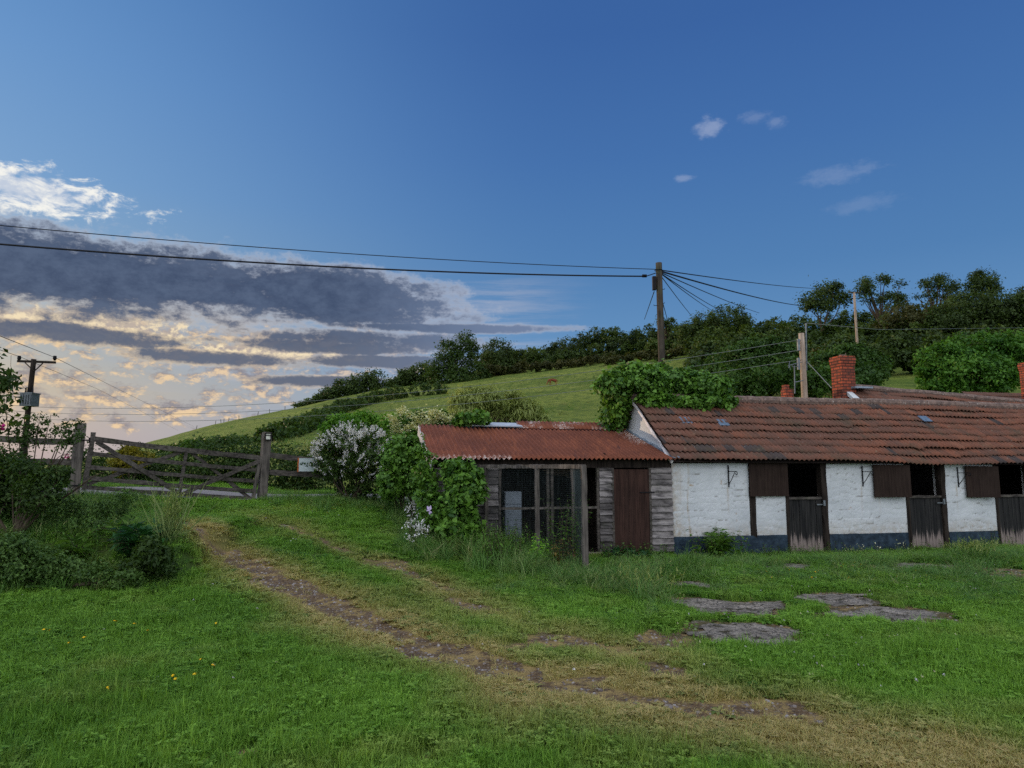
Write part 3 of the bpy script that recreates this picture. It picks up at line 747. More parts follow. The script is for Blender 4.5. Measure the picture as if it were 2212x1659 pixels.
mb.box(W(SH0/2, RDS, 1.2), U3*-SH0/2, N3*.03, Z3*1.45); mb.box(W(SH0/2, RDS/2, .0), U3*-SH0/2, N3*(RDS/2-.05), Z3*.03)
mb.box(W((so2+sd1)/2, 1.2, 1.), U3*.02, N3*1.15, Z3*1.0)
mb.build('inner_wall', M['dark_wood'], shed)
mb = MB(); n_ = 7
for i in range(n_):
    wd = (sd2-sd1)/n_; mb.box(W(sd1+wd*(i+.5), -.02+rng.uniform(-.003, .003), (zes-.2+.0)/2+.0), U3*(wd/2-.002), N3*.013, Z3*((zes-.22)/2), rng.uniform(0, .4))
door = mb.build('plank_door', M['shed_door'], shed)
mb = MB(); mb.box(W(sd2-.05, -.04, 1.2), U3*.16, N3*.005, Z3*.012); mb.build('hinge', M['black_metal'], door)
for x_, z0_, z1_ in ((sd1-.02, -.02, zes-.18), (sd2+.02, -.02, zes-.18), (so1+.03, ZS0, zes-.18), (so2-.03, ZS0-.05, zes-.18), (S(1183), ZS0, zes-.18), (S(1192), ZS0, zes-.18)):
    mb = MB(); mb.beam(W(x_, -.01, z0_), W(x_, -.01, z1_), .05, .06, 8, .003, up=tuple(N3)); mb.build('frame_post', M['rail_wood'], shed)
zmr = wall_sz(1200, 1097)[1]
mb = MB(); mb.beam(W(so1+.05, -.005, zmr), W(so2-.05, -.005, zmr), .05, .045, 10, .003); mb.build('frame_rail', M['post_wood'], shed)
mb = MB(); mb.box(W((so2+so1)/2+.1, .05, -.12), U3*((so2-so1)/2+.2), N3*.14, Z3*.14); mb.build('sill', M['concrete'], shed)
# white cupboard behind the netting
ca, cb = S(1090, 1100, .35), S(1127, 1100, .35); zc0, zc1 = .15, wall_sz(1108, 1062, .35)[1]
cup = thing('cupboard', 'pale grey metal cupboard standing inside the shed opening behind the wire netting', 'cupboard', W((ca+cb)/2, .5, zc0))
mb = MB(); mb.box(W((ca+cb)/2, .55, (zc0+zc1)/2), U3*(cb-ca)/2, N3*.2, Z3*(zc1-zc0)/2); mb.build('body', M['cupboard'], cup, bevel=.01)
zm_ = zc0+(zc1-zc0)*.76
mb = MB(); mb.box(W((ca+cb)/2, .34, (zc0+zm_)/2), U3*((cb-ca)/2-.012), N3*.012, Z3*((zm_-zc0)/2-.015)); mb.build('door', M['cupboard'], cup, bevel=.004)
mb = MB(); mb.box(W((ca+cb)/2, .34, (zc1+zm_)/2), U3*((cb-ca)/2-.012), N3*.012, Z3*((zc1-zm_)/2-.012)); mb.build('drawer', M['cupboard'], cup, bevel=.004)

# ---------------------------------------------------------------- netting pen in front of the shed
Pn = at(1263, 1100, 11.4); Pm = at(1161, 1100, 12.4); Pl = at(1051, 1100, 13.4); Pb = at(1239, 1100, 13.6); Pa = at(1024, 1100, 13.55)
pen = thing('mesh_pen', 'weathered timber pen with wire netting in front of the shed opening', 'pen', (Pm[0], Pm[1], g1(Pm[0], Pm[1])))
zt_ = EYE-.02
for p, w_, nm in ((Pn, .085, 'post'), (Pm, .075, 'post'), (Pl, .07, 'post'), (Pb, .06, 'post'), (Pa, .06, 'post')):
    mb = MB(); mb.beam((p[0], p[1], g1(p[0], p[1])-.1), (p[0]-.01, p[1], zt_+.02), w_, w_, 10, .004, up=tuple(N3)); mb.build(nm, M['post_wood'], pen)
for a_, b_ in ((Pn, Pm), (Pm, Pl), (Pl, Pa), (Pn, Pb)):
    mb = MB(); mb.beam((a_[0], a_[1]-.03, zt_), (b_[0], b_[1]-.03, zt_), .04, .07, 8, .005); mb.build('rail', M['post_wood'], pen)
def net(p, q, z0, z1, st=.034, r=.0013):
    p = np.asarray(p[:2]); q = np.asarray(q[:2]); L = np.linalg.norm(q-p); n1 = int(L/st); n2 = int((z1-z0)/st); mb = MB()
    for i in range(n1+1):
        x = p+(q-p)*i/n1; k = rng.normal(0, .002, 2)
        mb.tube([(x[0], x[1], z0), (x[0]+k[0], x[1]+k[1], (z0+z1)/2), (x[0], x[1], z1)], r, 3, cap=False)
    for j in range(n2+1):
        z = z0+(z1-z0)*j/n2; mb.tube([(p[0], p[1], z), ((p[0]+q[0])/2, (p[1]+q[1])/2-.004, z-.006), (q[0], q[1], z)], r, 3, cap=False)
    return mb.build('wire_netting', M['wire'], pen)
net(Pn, Pm, .1, zt_); net(Pm, Pl, .15, zt_); net(Pn, Pb, .1, zt_)

# ---------------------------------------------------------------- house behind
def house_px(p_, q_, Y): return at(p_, q_, Y)
HD_ = 7.0
def S_at(px, d): 
    k = (px-1106)/1464; return (k*(O[1]+d*NB[1])-(O[0]+d*NB[0]))/(U[0]-k*U[1])
hs0, hs1 = S_at(1822, HD_), S_at(2185, HD_)
Yl, Yr = W(hs0, HD_, 0)[1], W(hs1, HD_, 0)[1]
zl, zr_ = at(1822, 836, Yl)[2], at(2185, 868, Yr)[2]
house = thing('house', 'low house with mossy tiled roof and tall red brick chimney behind the stable', 'house', W(hs0, HD_-2.6, 0))
TH2 = R(36)
def ho_pt(s, t, a):
    zr0 = zl+(zr_-zl)*(s-hs0)/(hs1-hs0); run = 2.6
    return W(s, HD_-run+t*math.cos(TH2)-a*math.sin(TH2), zr0-run*math.tan(TH2)+t*math.sin(TH2)+a*math.cos(TH2))
hroof = tile_roof('roof', house, ho_pt, hs0+.05, hs1+2.5, 2.6/math.cos(TH2), 9, seed=9, grain=4)
mb = MB(); mb.tube([W(s, HD_, zl+(zr_-zl)*(s-hs0)/(hs1-hs0)+.03+rng.normal(0, .008)) for s in np.linspace(hs0, hs1+2.5, 24)], .11, 8); mb.build('ridge', M['ridge'], hroof)
V = [W(hs0, HD_-2.5, -.3), W(hs0, HD_-2.5, zl-.1-2.5*math.tan(TH2)), W(hs0, HD_, zl-.1), W(hs0, HD_+2.5, zl-.1-2.5*math.tan(TH2)), W(hs0, HD_+2.5, -.3)]
V2 = [v+U3*.3 for v in V]
mb = MB(); mb.add(V+V2, [(0,1,2,3,4),(9,8,7,6,5)]+[(i,i+5,(i+1)%5+5,(i+1)%5) for i in range(5)])
mb.box(W((hs0+hs1)/2+1.2, HD_-2.3, .8), U3*((hs1-hs0)/2+1), N3*.15, Z3*1.1); mb.build('wall', M['whitewash'], house)
mb = MB(); mb.add([W(hs0, HD_, zl), W(hs1+2.5, HD_, zr_-.1), W(hs1+2.5, HD_+2.6, zr_-2), W(hs0, HD_+2.6, zl-1.9)], [(0,1,2,3)]); mb.build('rear_roof', M['ridge'], hroof)
mb = MB(); mb.beam(W(hs0-.06, HD_-2.6, zl-.02-2.6*math.tan(TH2)), W(hs0-.06, HD_, zl-.02), .2, .1, 8, .006); mb.build('gable_coping', M['whitewash'], house)
def chimney(parent, cpx, Y, wpx, ytop, ybot, pots=True, head=.12):
    c = at(cpx, ytop, Y); zt = c[2]; zb = at(cpx, ybot, Y)[2]-.8; hw = wpx*Y/F/2/1.42; mb = MB()
    U_, N_ = U3, N3
    cc = np.array([c[0], c[1], 0])
    mb.box(cc+Z3*((zt-.34+zb)/2), U_*hw, N_*hw, Z3*((zt-.34-zb)/2))
    for i, (e_, h_) in enumerate(((.012, .08), (.026, .08), (.036, .12), (.02, .06))):
        z0 = zt-.34+[0, .08, .16, .28][i]; mb.box(cc+Z3*(z0+h_/2), U_*(hw+e_), N_*(hw+e_), Z3*h_/2)
    ch = mb.build('chimney', M['brick'], parent)
    return ch, cc, zt, hw
ch, cc, zt0, hw = chimney(house, 1819, Yl-.1, 47, 771, 850)
mb = MB(); mb.tube([cc+Z3*(zt0-.02), cc+Z3*(zt0+.07)], [.12, .1], 10); mb.tube([cc+Z3*zt0+U3*.15, cc+Z3*(zt0+.14)+U3*.15], .012, 5); mb.build('cowl', M['ridge'], ch)
mb = MB(); mb.box(W(hs0+.35, HD_-.25, zl-.06), U3*.35, N3*.3, Z3*.03); mb.build('lead_flashing', M['lead'], hroof)
# further house at the right
c2 = at(2190, 850, 29.); house2 = thing('house', 'far tiled roof with a slim red brick chimney beyond the right end of the stable', 'house', (c2[0]+1, c2[1], 0))
def h2_pt(s, t, a): 
    b_ = at(2120, 884, 28.5); return b_+U3*s+(N3*math.cos(.6)*.0+U3*.25+Z3*math.sin(.6))*t+(-N3*.5+Z3*.8)*a+N3*t*.8
tile_roof('roof', house2, h2_pt, 0, 6, 1.5, 5, seed=12, grain=4)
mb = MB(); q = at(2200, 900, 30.5); mb.box((q[0]+2, q[1]+1., 1.2), U3*3.5, N3*.8, Z3*1.5); mb.build('wall', M['brick'], house2)
chimney(house2, 2216, 29.3, 26, 784, 860)
# small stack behind the ridge
st = at(1700, 838, 24.); outb = thing('outbuilding', 'low brick outbuilding whose short broken chimney shows above the stable ridge', 'outbuilding', (st[0], st[1], 0))
mb = MB(); mb.box((st[0], st[1], 1.2), U3*1.6, N3*1., Z3*1.4); mb.build('wall', M['brick'], outb)
mb = MB(); zz = st[2]; mb.box((st[0], st[1], zz/2+1.1), U3*.15, N3*.15, Z3*(zz/2-1.15)); mb.box((st[0]-.05, st[1], zz+.0), U3*.08, N3*.1, Z3*.1); mb.build('chimney', M['brick'], outb)

# ================================================================== POLES, WIRES
def pole(name, label, px, ytop, ybase, Y, r0, r1, mat, lean=0.):
    p = at(px, ytop, Y); x, y = p[0], p[1]; b_ = g1(x, y)
    root = thing(name, label, 'utility pole', (x, y, b_))
    mb = MB(); mb.tube([(x+lean*(1-k), y, b_-.3+(p[2]-b_+.3)*k) for k in np.linspace(0, 1, 9)], list(np.linspace(r0, r1, 9)), 12); mb.build('pole', M[mat], root, smooth=True)
    return root, p
tp_, PT = pole('telegraph_pole', 'tall dark wooden telegraph pole with side box rising behind the ivy', 1423, 568, 790, 21., .115, .1, 'pole_wood', .03)
mb = MB(); bx = at(1413, 612, 20.95); mb.box(bx, (.055, 0, 0), (0, .06, 0), (0, 0, .22)); mb.build('junction_box', M['black_metal'], tp_, bevel=.01)
for yy, sx in ((625,1),(655,1),(700,1),(740,1),(660,-1),(712,-1)):
    q = at(1424+sx*9, yy, 20.95); mb = MB(); mb.tube([q-np.array([sx*.08, 0, 0]), q+np.array([sx*.03, 0, 0]), q+np.array([sx*.04, 0, .03])], .01, 5); mb.build('step_iron', M['black_metal'], tp_)
mb = MB(); q = at(1424, 582, 20.9); mb.tube([(q[0]+.12*math.cos(a), PT[1]+.12*math.sin(a), q[2]) for a in np.linspace(0, 2*PI, 13)], .012, 5); mb.build('cable_ring', M['black_metal'], tp_)
p2_, P2 = pole('utility_pole', 'pale sunlit electricity pole with three wires rising behind the stable ridge', 1731, 720, 850, 27., .14, .11, 'pole_pale')
mb = MB(); q0 = at(1741, 698, 27); q1 = at(1742, 800, 27); mb.tube([q1, q0], .03, 6); mb.build('riser_pipe', M['grey_metal'], p2_)
for i, yy in enumerate((735, 757, 778)):
    q = at(1723, yy, 26.9); mb = MB(); mb.tube([q+np.array([.12, 0, 0]), q-np.array([.02, 0, 0])], [.02, .035], 8); mb.build('insulator', M['grey_metal'], p2_)
for yy in (745, 786):
    q = at(1725, yy, 26.9); mb = MB(); mb.box(q, (.05, 0, 0), (0, .05, 0), (0, 0, .24)); mb.build('cable_box', M['grey_metal'], p2_, bevel=.01)
p3_, P3 = pole('utility_pole', 'distant thin pole with small top bar against the dark hillside wood', 1845, 632, 720, 88., .17, .14, 'pole_pale')
mb = MB(); mb.box(P3+np.array([0, 0, .0]), (.75, 0, 0), (0, .06, 0), (0, 0, .08)); mb.build('crossarm', M['pole_wood'], p3_)
p4_, P4 = pole('utility_pole', 'dark electricity pole with crossarm and grey transformer left of the gate', 73, 776, 925, 42., .17, .14, 'dark_wood', -.2)
mb = MB(); ca0, ca1 = at(38, 780, 42), at(120, 783, 42); mb.beam(ca0, ca1, .12, .14, 4, .002); mb.build('crossarm', M['dark_wood'], p4_)
mb = MB()
for sx in (-1, 1): mb.tube([at(74+sx*20, 783, 41.9), at(74, 802, 41.9)], .035, 5)
mb.build('brace', M['dark_wood'], p4_)
for px_ in (41, 118):
    a_ = at(px_, 779, 42); mb = MB(); mb.tube([a_, a_+np.array([0, 0, .12]), a_+np.array([0, 0, .3])], [.05, .11, .09], 8); mb.build('insulator', M['black_metal'], p4_)
tc = at(64, 864, 41.7); mb = MB(); mb.box(tc, (.36, 0, 0), (0, .35, 0), (0, 0, .38)); mb.box(tc+np.array([0, 0, .4]), (.4, 0, 0), (0, .39, 0), (0, 0, .03))
for k in range(5): mb.box(tc+np.array([-.3+.15*k, -.37, 0]), (.02, 0, 0), (0, .04, 0), (0, 0, .3))
tr_ = mb.build('transformer', M['grey_metal'], p4_)
for px_ in (55, 60, 70):
    a_ = at(px_, 849, 41.7); mb = MB(); mb.tube([a_, a_+np.array([0, 0, .35])], [.06, .04], 7); mb.build('bushing', M['black_metal'], tr_)
NC = [0]
def cable(label, pts, r, mat='cable', sag=0.):
    P = [np.asarray(p, float) for p in pts]
    if len(P) == 2:
        a_, b_ = P; P = [a_+(b_-a_)*k-np.array([0, 0, sag*4*k*(1-k)]) for k in np.linspace(0, 1, 25)]
    mb = MB(); mb.tube(P, r, 5); o = mb.build('overhead_cable', M[mat], None, smooth=True)
    tag(o, label, 'cable'); return o
J = lambda y_: np.array([PT[0], PT[1], at(1424, y_, 21.)[2]])
cable('thin black cable sloping from the telegraph pole to the sky edge, upper of the pair', [at(-260, 462, 15.), J(582)], .012, sag=.18)
cable('thick black cable sloping from the telegraph pole box, lower of the pair', [at(-260, 505, 15.), at(1395, 597, 20.9)], .024, sag=.22)
o = MB(); q = at(1392, 596, 20.9); o.tube([q-np.array([.07, 0, 0]), q+np.array([.07, 0, 0])], [.05, .05], 8); tag(o.build('cable_joint', M['black_metal'], None), 'black joint on the thick cable just left of the telegraph pole', 'cable joint')
cable('short black lead from the cable joint up to the telegraph pole', [at(1395, 597, 20.9), at(1416, 590, 21)], .015)
cable('uppermost cable from telegraph pole over the wooded hill towards the right', [J(583), at(1760, 623, 60.)], .02, sag=.1)
cable('double dark cable from telegraph pole to the tall skyline tree', [J(585), at(1727, 660, 60.)], .03, sag=.15)
cable('cable from telegraph pole dropping to the dome shaped treetop', [J(587), at(1640, 676, 60.)], .018, sag=.08)
cable('cable from telegraph pole dropping steeply to the wood just right of it', [J(588), at(1560, 672, 55.)], .018, sag=.08)
cable('slack cable from telegraph pole dropping into the treetops, second from the pole', [J(588), at(1540, 672, 50.)], .016, sag=.06)
cable('steep cable from telegraph pole to the nearest treetops on its right', [J(590), at(1492, 680, 40.)], .015, sag=.03)
cable('stay wire from under the telegraph pole box down to the left', [at(1413, 630, 21), at(1392, 690, 40.)], .015)
cable('stay wire hugging the right side of the telegraph pole', [at(1428, 640, 21), at(1452, 730, 40.)], .014)
for i, (ya, yb, lb) in enumerate(((735, 879, 'topmost'), (757, 891, 'middle'), (778, 905, 'lowest'))):
    cable(f'{lb} of the three long parallel wires from the pale pole across the field', [at(1723, ya, 26.9), at(75, yb, 42.)], .011, 'cable_grey', sag=.95)
    cable(f'{lb} of the three wires running left from the transformer pole', [at(75, yb, 42.), at(-120, yb-14, 48.)], .012, 'cable')
cable('upper high wire descending from the crossarm to the hill skyline', [at(-220, 640, 20.), at(118, 772, 42.), at(270, 848, 90), at(420, 922, 230.)], .016)
cable('lower high wire descending from the crossarm to the hill skyline', [at(-220, 680, 20.), at(41, 770, 42.), at(210, 840, 90), at(385, 930, 230.)], .016)
cable('curved jumper lead from crossarm to transformer', [at(24, 767, 42.), at(23, 790, 42.), at(30, 815, 42.), at(55, 840, 41.8)], .012)
cable('thin wire from the riser pipe over the dark wood to the right', [at(1741, 698, 27.), at(1900, 712, 45.), at(2300, 707, 60.)], .013, 'cable_grey')
cable('grey stay cable from the pale pole down to the house chimney', [at(1742, 780, 27.), at(1796, 838, 22.5)], .015, 'cable_grey')
# aerial
ar = thing('aerial', 'bent television aerial on a thin mast left of the pale pole', 'aerial', at(1717, 846, 25.))
mb = MB(); mb.tube([at(1717, 850, 25.), at(1716, 790, 25.)], .02, 6); mb.tube([at(1716, 826, 25.), at(1735, 822, 25.)], .02, 5); mb.build('mast', M['grey_metal'], ar)
mb = MB(); mb.tube([at(1702, 790, 25.), at(1732, 782, 25.)], .014, 5)
for a_, b_ in (((1704, 784), (1707, 797)), ((1706, 780), (1704, 795)), ((1711, 789), (1713, 793)), ((1713, 793), (1724, 792)), ((1724, 792), (1725, 785)), ((1722, 783), (1722, 792))): mb.tube([at(*a_, 25.), at(*b_, 25.)], .013, 5)
mb.build('antenna', M['grey_metal'], ar)

# ================================================================== GATE AND FENCES
GL, GR = at(184, 1056, 15.), at(561, 1075, 17.3)
def gp(u, v):                                # u along, v up: bilinear between the measured corners
    a_ = at(182, 1054, 15.)*(1-v)+at(200, 948, 15.03)*v; b_ = at(551, 1079, 17.3)*(1-v)+at(567, 989, 17.33)*v
    return a_*(1-u)+b_*u
gate = thing('field_gate', 'old grey five bar wooden field gate, closed and slightly dropped', 'gate', gp(.5, -.03))
gd = nrm((GR-GL)*np.array([1, 1, 0])); gn = np.array([gd[1], -gd[0], 0])
def rail(a_, b_, w, h, name='rail', off=0., mat='rail_wood', sag=0.):
    mb = MB(); mb.beam(np.asarray(a_)+gn*off, np.asarray(b_)+gn*off, w, h, 10, .006, sag=sag); return mb.build(name, M[mat], gate)
rail(gp(0, 1), gp(1.0, 1.0), .07, .11, 'top_rail', sag=.02)
for v_ in (.70, .43, .2, .02): rail(gp(0.01, v_), gp(1., v_), .03, .085, sag=.015)
mb = MB(); mb.beam(gp(0, -.05), gp(0.0, 1.13), .09, .09, 8, .005, up=tuple(gn)); mb.build('hanging_stile', M['rail_wood'], gate)
mb = MB(); mb.beam(gp(.985, -.02), gp(.985, 1.03), .07, .08, 8, .005, up=tuple(gn)); mb.build('meeting_stile', M['post_wood'], gate)
mb = MB(); mb.beam(gp(.52, -.03), gp(.52, .98), .07, .04, 8, .005, up=tuple(gn)); mb.build('middle_stile', M['rail_wood'], gate)
rail(gp(.02, .95), gp(.53, 0.0), .03, .09, 'brace', .045); rail(gp(.53, 0.0), gp(.985, .93), .03, .09, 'brace', .045)
rail(gp(.5, .95), gp(.02, .08), .03, .075, 'brace', -.04); rail(gp(.55, .95), gp(.97, .02), .03, .075, 'brace', -.04)
mb = MB(); q = gp(0, .97); mb.tube([q-gd*.22, q+gd*.05], .018, 6); mb.box(q-gd*.02, gd*.05, gn*.02, Z3*.06); mb.build('hinge', M['black_metal'], gate)
mb = MB(); q = gp(0, .05); mb.tube([q-gd*.25, q+gd*.05], .018, 6); mb.build('hinge', M['black_metal'], gate)
def post(name, label, pt, pb, w, d, mat='post_wood'):
    root = thing(name, label, 'post', pb)
    mb = MB(); mb.beam(np.asarray(pb)-np.array([0, 0, .3]), pt, w, d, 12, .007, up=tuple(gn), taper=.97); mb.build('shaft', M[mat], root, bevel=.01)
    return root
pl_ = post('gate_post', 'thick leaning grey timber gatepost beside the rose bush', at(175, 914, 15.0), at(158, 1060, 15.0), .21, .2)
pr_ = post('gate_post', 'grey timber gatepost with a small light on top at the latch end', at(577, 934, 17.4), at(564, 1080, 17.4), .2, .19)
lf = at(579, 943, 17.26); lamp = thing('post_light', 'small black framed light screwed to the top of the latch gatepost', 'light', lf)
mb = MB()
for c_, hx, hz in ((np.array([0, 0, .085]), .075, .014), (np.array([0, 0, -.085]), .075, .014), (np.array([0, 0, .03]), .075, .01)): mb.box(lf+c_, gd*hx, gn*.02, Z3*hz)
for sx in (-1, 1): mb.box(lf+gd*sx*.07, gd*.012, gn*.02, Z3*.09)
mb.build('frame', M['black_metal'], lamp)
mb = MB(); mb.box(lf-gn*.003, gd*.06, gn*.012, Z3*.075); mb.build('lens', M['light_lens'], lamp)
def fence(name, label, pts_top, posts, rails, hgt):
    root = thing(name, label, 'fence', posts[0][1] if posts else pts_top[0][0])
    for a_, b_ in rails:
        mb = MB(); mb.beam(a_, b_, .05, .13, 10, .008, sag=.01); mb.build('rail', M['rail_wood'], root)
    for a_, b_ in posts:
        mb = MB(); mb.beam(b_, a_, .13, .13, 6, .006, up=tuple(gn)); mb.build('post', M['post_wood'], root)
    return root
fence('rail_fence', 'grey two rail fence between the latch gatepost and the white flowering bush', None, [(at(735, 975, 18.), at(733, 1085, 18.))],
      [(at(584, 983, 17.45), at(735, 1001, 18.)), (at(582, 1020, 17.45), at(735, 1026, 18.))], 1)
fence('rail_fence', 'dark two rail fence running left from the thick leaning gatepost', None, [(at(-70, 930, 14.2), at(-70, 1065, 14.2))],
      [(at(160, 955, 15.), at(-70, 944, 14.2)), (at(160, 999, 15.), at(-70, 992, 14.2))], 1)
sc_ = at(666, 1004, 17.6); sx_ = nrm(at(688, 1004, 17.75)-at(643, 1004, 17.5)); sn = np.array([sx_[1], -sx_[0], 0]); sn = sn/np.linalg.norm(sn)
sign = thing('sign_board', 'small pale sign with dark leafy garland and orange side strips hung on the fence rails', 'sign', sc_)
hw_ = 20*17.6/F; hh_ = 14*17.6/F
mb = MB(); mb.box(sc_, sx_*hw_, sn*.012, Z3*hh_); mb.build('panel', M['sign_face'], sign)
for sg in (-1, 1):
    mb = MB(); mb.box(sc_+sx_*sg*(hw_+.016), sx_*.014, sn*.018, Z3*(hh_+.01)); mb.build('side_strip', M['sign_frame'], sign)
P = []
for i in range(46):
    u = rng.uniform(-.85, .85); v = .35-.55*(1-u*u)*.9+.12*math.sin(u*9)+rng.normal(0, .07); P.append(sc_+sx_*hw_*u+Z3*hh_*(v+.15)+sn*.016)
leaves('garland', P, np.tile(sn, (len(P), 1))+rng.normal(0, .15, (len(P), 3)), .05, M['leaf_fern'], sign, aspect=.6)
# field fence posts along the left skyline
ff = thing('wire_fence', 'row of thin fence posts along the bare skyline of the left hill', 'fence', hill_pt(430, 240))
pp = [(430, 247), (470, 244), (498, 242), (520, 240), (560, 238), (585, 237), (618, 235), (645, 233), (690, 228), (735, 224), (780, 221), (470+12, 243), (488, 242)]
for p_, Y_ in pp:
    q = hill_pt(p_, Y_); mb = MB(); mb.beam(q-Z3*.2, q+Z3*1.25+np.array([rng.normal(0, .1), 0, 0]), .16, .16, 2, .01); mb.build('post', M['post_wood'], ff)
for i in range(len(pp)-3):
    pass

# ================================================================== WOODS, TREES, HEDGES ON THE HILL
SKX = [840,880,925,1000,1050,1110,1140,1200,1260,1300,1330,1360,1400,1440,1480,1540,1600,1640,1700,1740,1800,1860,1900,1980,2050,2100,2150,2212,2400,2900]
SKY_ = [812,800,786,770,752,748,742,736,716,700,694,705,700,690,692,672,674,682,668,674,668,658,652,650,640,628,632,636,626,606]
def wood(label, rows, mat, name='woodland', nleaf=900, size=.55):
    global rng
    rng = np.random.default_rng(zlib.crc32(label.encode()))
    Ps, Ns, Ts = [], [], []; mb = MB()
    for (x0, x1, step, Yf, ytop, wid, jit) in rows:
        x = x0
        while x < x1:
            Y = Yf(x)*rng.uniform(.97, 1.03); b_ = hill_pt(x, Y); zt = at(x, ytop(x)+rng.uniform(-jit, jit), Y)[2]
            h = max(zt-b_[2], 2.2); w_ = wid*Y/F*rng.uniform(.7, 1.5)
            lobes = rand_lobes((b_[0], b_[1], b_[2]+h*.52), w_/2, w_/2, h*.5, 6, .5)
            P, N, tn = crown(lobes, nleaf, nper=26, spread=.17); tn = tn*.55+rng.uniform(-.1, .5)
            ok = P[:, 2] > b_[2]-.5
            Ps.append(P[ok]); Ns.append(N[ok]); Ts.append(tn[ok])
            mb.tube([b_-Z3*.5, b_+Z3*h*.5], [.25, .12], 5)
            x += step*rng.uniform(.8, 1.2)
    o = leaves(name, np.concatenate(Ps), np.concatenate(Ns), size, M[mat], None, np.concatenate(Ts), aspect=.7)
    tag(o, label, 'woodland', kind='stuff'); return o
D_at = lambda x: np.interp(x, HX, HD)
sky_t = lambda x: np.interp(x, SKX, SKY_)
edge_y = lambda x: np.interp(x, HX, HY)
wood('far dark wood filling the upper hillside', [
    (1045, 1560, 26, lambda x: D_at(x)+26, sky_t, 60, 6),
    (1050, 1560, 30, lambda x: D_at(x)+12, lambda x: sky_t(x)*.62+edge_y(x)*.38, 55, 8),
    (1540, 2700, 36, lambda x: D_at(x)+30, sky_t, 80, 6),
    (1500, 2700, 40, lambda x: 135., lambda x: sky_t(x)+28, 75, 8),
    (1560, 2700, 40, lambda x: 122., lambda x: sky_t(x)+44, 80, 8),
    (1530, 2500, 38, lambda x: 108., lambda x: sky_t(x)+66, 78, 9), (1520, 2400, 38, lambda x: 94., lambda x: sky_t(x)+86, 75, 9)], 'leaf_wood', nleaf=1900, size=.56)
wood('brownish green thicket along the foot of the hillside wood', [
    (1060, 1520, 22, lambda x: D_at(x)+3, lambda x: edge_y(x)-26, 40, 6),
    (1640, 1800, 44, lambda x: 92., lambda x: sky_t(x)+84, 70, 10)], 'leaf_wood_brown', name='thicket', nleaf=1100, size=.5)
wood('mid green scrub on the slope behind the house roofs', [
    (1500, 1880, 40, lambda x: 74., lambda x: np.interp(x, [1500, 1560, 1640, 1760, 1850, 1960], [772, 745, 735, 748, 752, 768]), 90, 8),
    (1500, 1870, 36, lambda x: 60., lambda x: np.interp(x, [1500, 1600, 1700, 1800, 2000], [795, 780, 770, 772, 792]), 80, 8)], 'leaf_slope', name='scrub', nleaf=1700, size=.3)
def htree(name, label, px, Y, ytop, wpx, n, size, mat, **kw):
    b_ = hill_pt(px, Y); return tree(name, label, b_, at(px, ytop, Y)[2], wpx*Y/F, n, size, mat, **kw)
def lobes_px(L, Y, dy=.35):
    out = []
    for (px, py, rx, ry) in L:
        yy = Y+rng.uniform(-dy, dy); c = at(px, py, yy); out.append((c[0], c[1], c[2], rx*yy/F, .8*(rx+ry)/2*yy/F, ry*yy/F))
    return out
def airy(cx, cy, rx, ry, k, r): 
    L = []
    for i in range(k):
        a_ = rng.uniform(0, 2*PI); q = math.sqrt(rng.uniform(.05, 1)); L.append((cx+q*rx*math.cos(a_), cy+q*ry*math.sin(a_)*(.7 if math.sin(a_) > 0 else 1.), r*rng.uniform(.7, 1.3), r*rng.uniform(.55, .9)))
    return L
def ptree(name, label, px, Y, L, n, size, mat, trunk=.5, dy=2., fork=.35, cat='tree', kw_sf=.45, **kw):
    b_ = hill_pt(px, Y); root = thing(name, label, cat, b_); lo = lobes_px(L, Y, dy)
    geo = {q: kw.pop(q) for q in ('shape', 'aspect', 'droop') if q in kw}
    P, N, tn = crown(lo, n, **kw); ok = P[:, 2] > gz(P[:, 0], P[:, 1]); leaves('crown', P[ok], N[ok], size, M[mat], root, tn[ok], **geo)
    zt = max(l[2] for l in lo); f = b_*1.; sf = kw_sf; f[2] += (zt-b_[2])*fork; mb = MB(); mb.tube([b_-Z3*.5, f], [trunk, trunk*.7], 7); stems_to(mb, f, lo, trunk, sf); mb.build('trunk', M['bark'], root)
    return root
ptree('broadleaf_tree', 'big spreading tree with a see-through crown standing alone at the left end of the wood', 985, 200, [(1003,742,25,24),(975,756,26,22),(1022,758,13,22),(955,788,30,28),(990,790,35,28),(1025,806,30,24),(940,816,20,20),(1045,816,18,18),(985,820,50,18)], 15000, .62, 'leaf_dark', .7, nper=30, spread=.2, shell=.4)
ptree('broadleaf_tree', 'rounded dark tree right beside the big spreading tree', 1074, 207, [(1075,764,33,32),(1064,788,30,26),(1094,775,26,26),(1080,800,36,20)], 9000, .6, 'leaf_wood', .6, nper=30)
ptree('broadleaf_tree', 'dark dome shaped tree in the wood just right of the telegraph pole', 1550, 152, [(1575,690,42,30),(1530,702,40,26),(1490,716,35,22),(1600,712,25,28),(1545,728,55,26),(1605,742,30,26),(1500,742,36,22)], 16000, .48, 'leaf_wood', .6, nper=30)
ptree('skyline_tree', 'leaning dark skyline tree left of the distant thin pole', 1782, 150, [(1790,634,30,22),(1755,648,24,18),(1820,645,20,18),(1775,660,32,14),(1802,619,18,9),(1745,664,14,12)], 5200, .52, 'leaf_wood', .5, nper=22, spread=.3, shell=.25, fork=.3, kw_sf=.36)
ptree('skyline_tree', 'wide airy skyline tree with open branches right of the distant pole', 1912, 150, airy(1912, 634, 56, 40, 26, 12), 5000, .42, 'leaf_wood', .5, nper=14, spread=.5, shell=.1, fork=.3, kw_sf=.32)
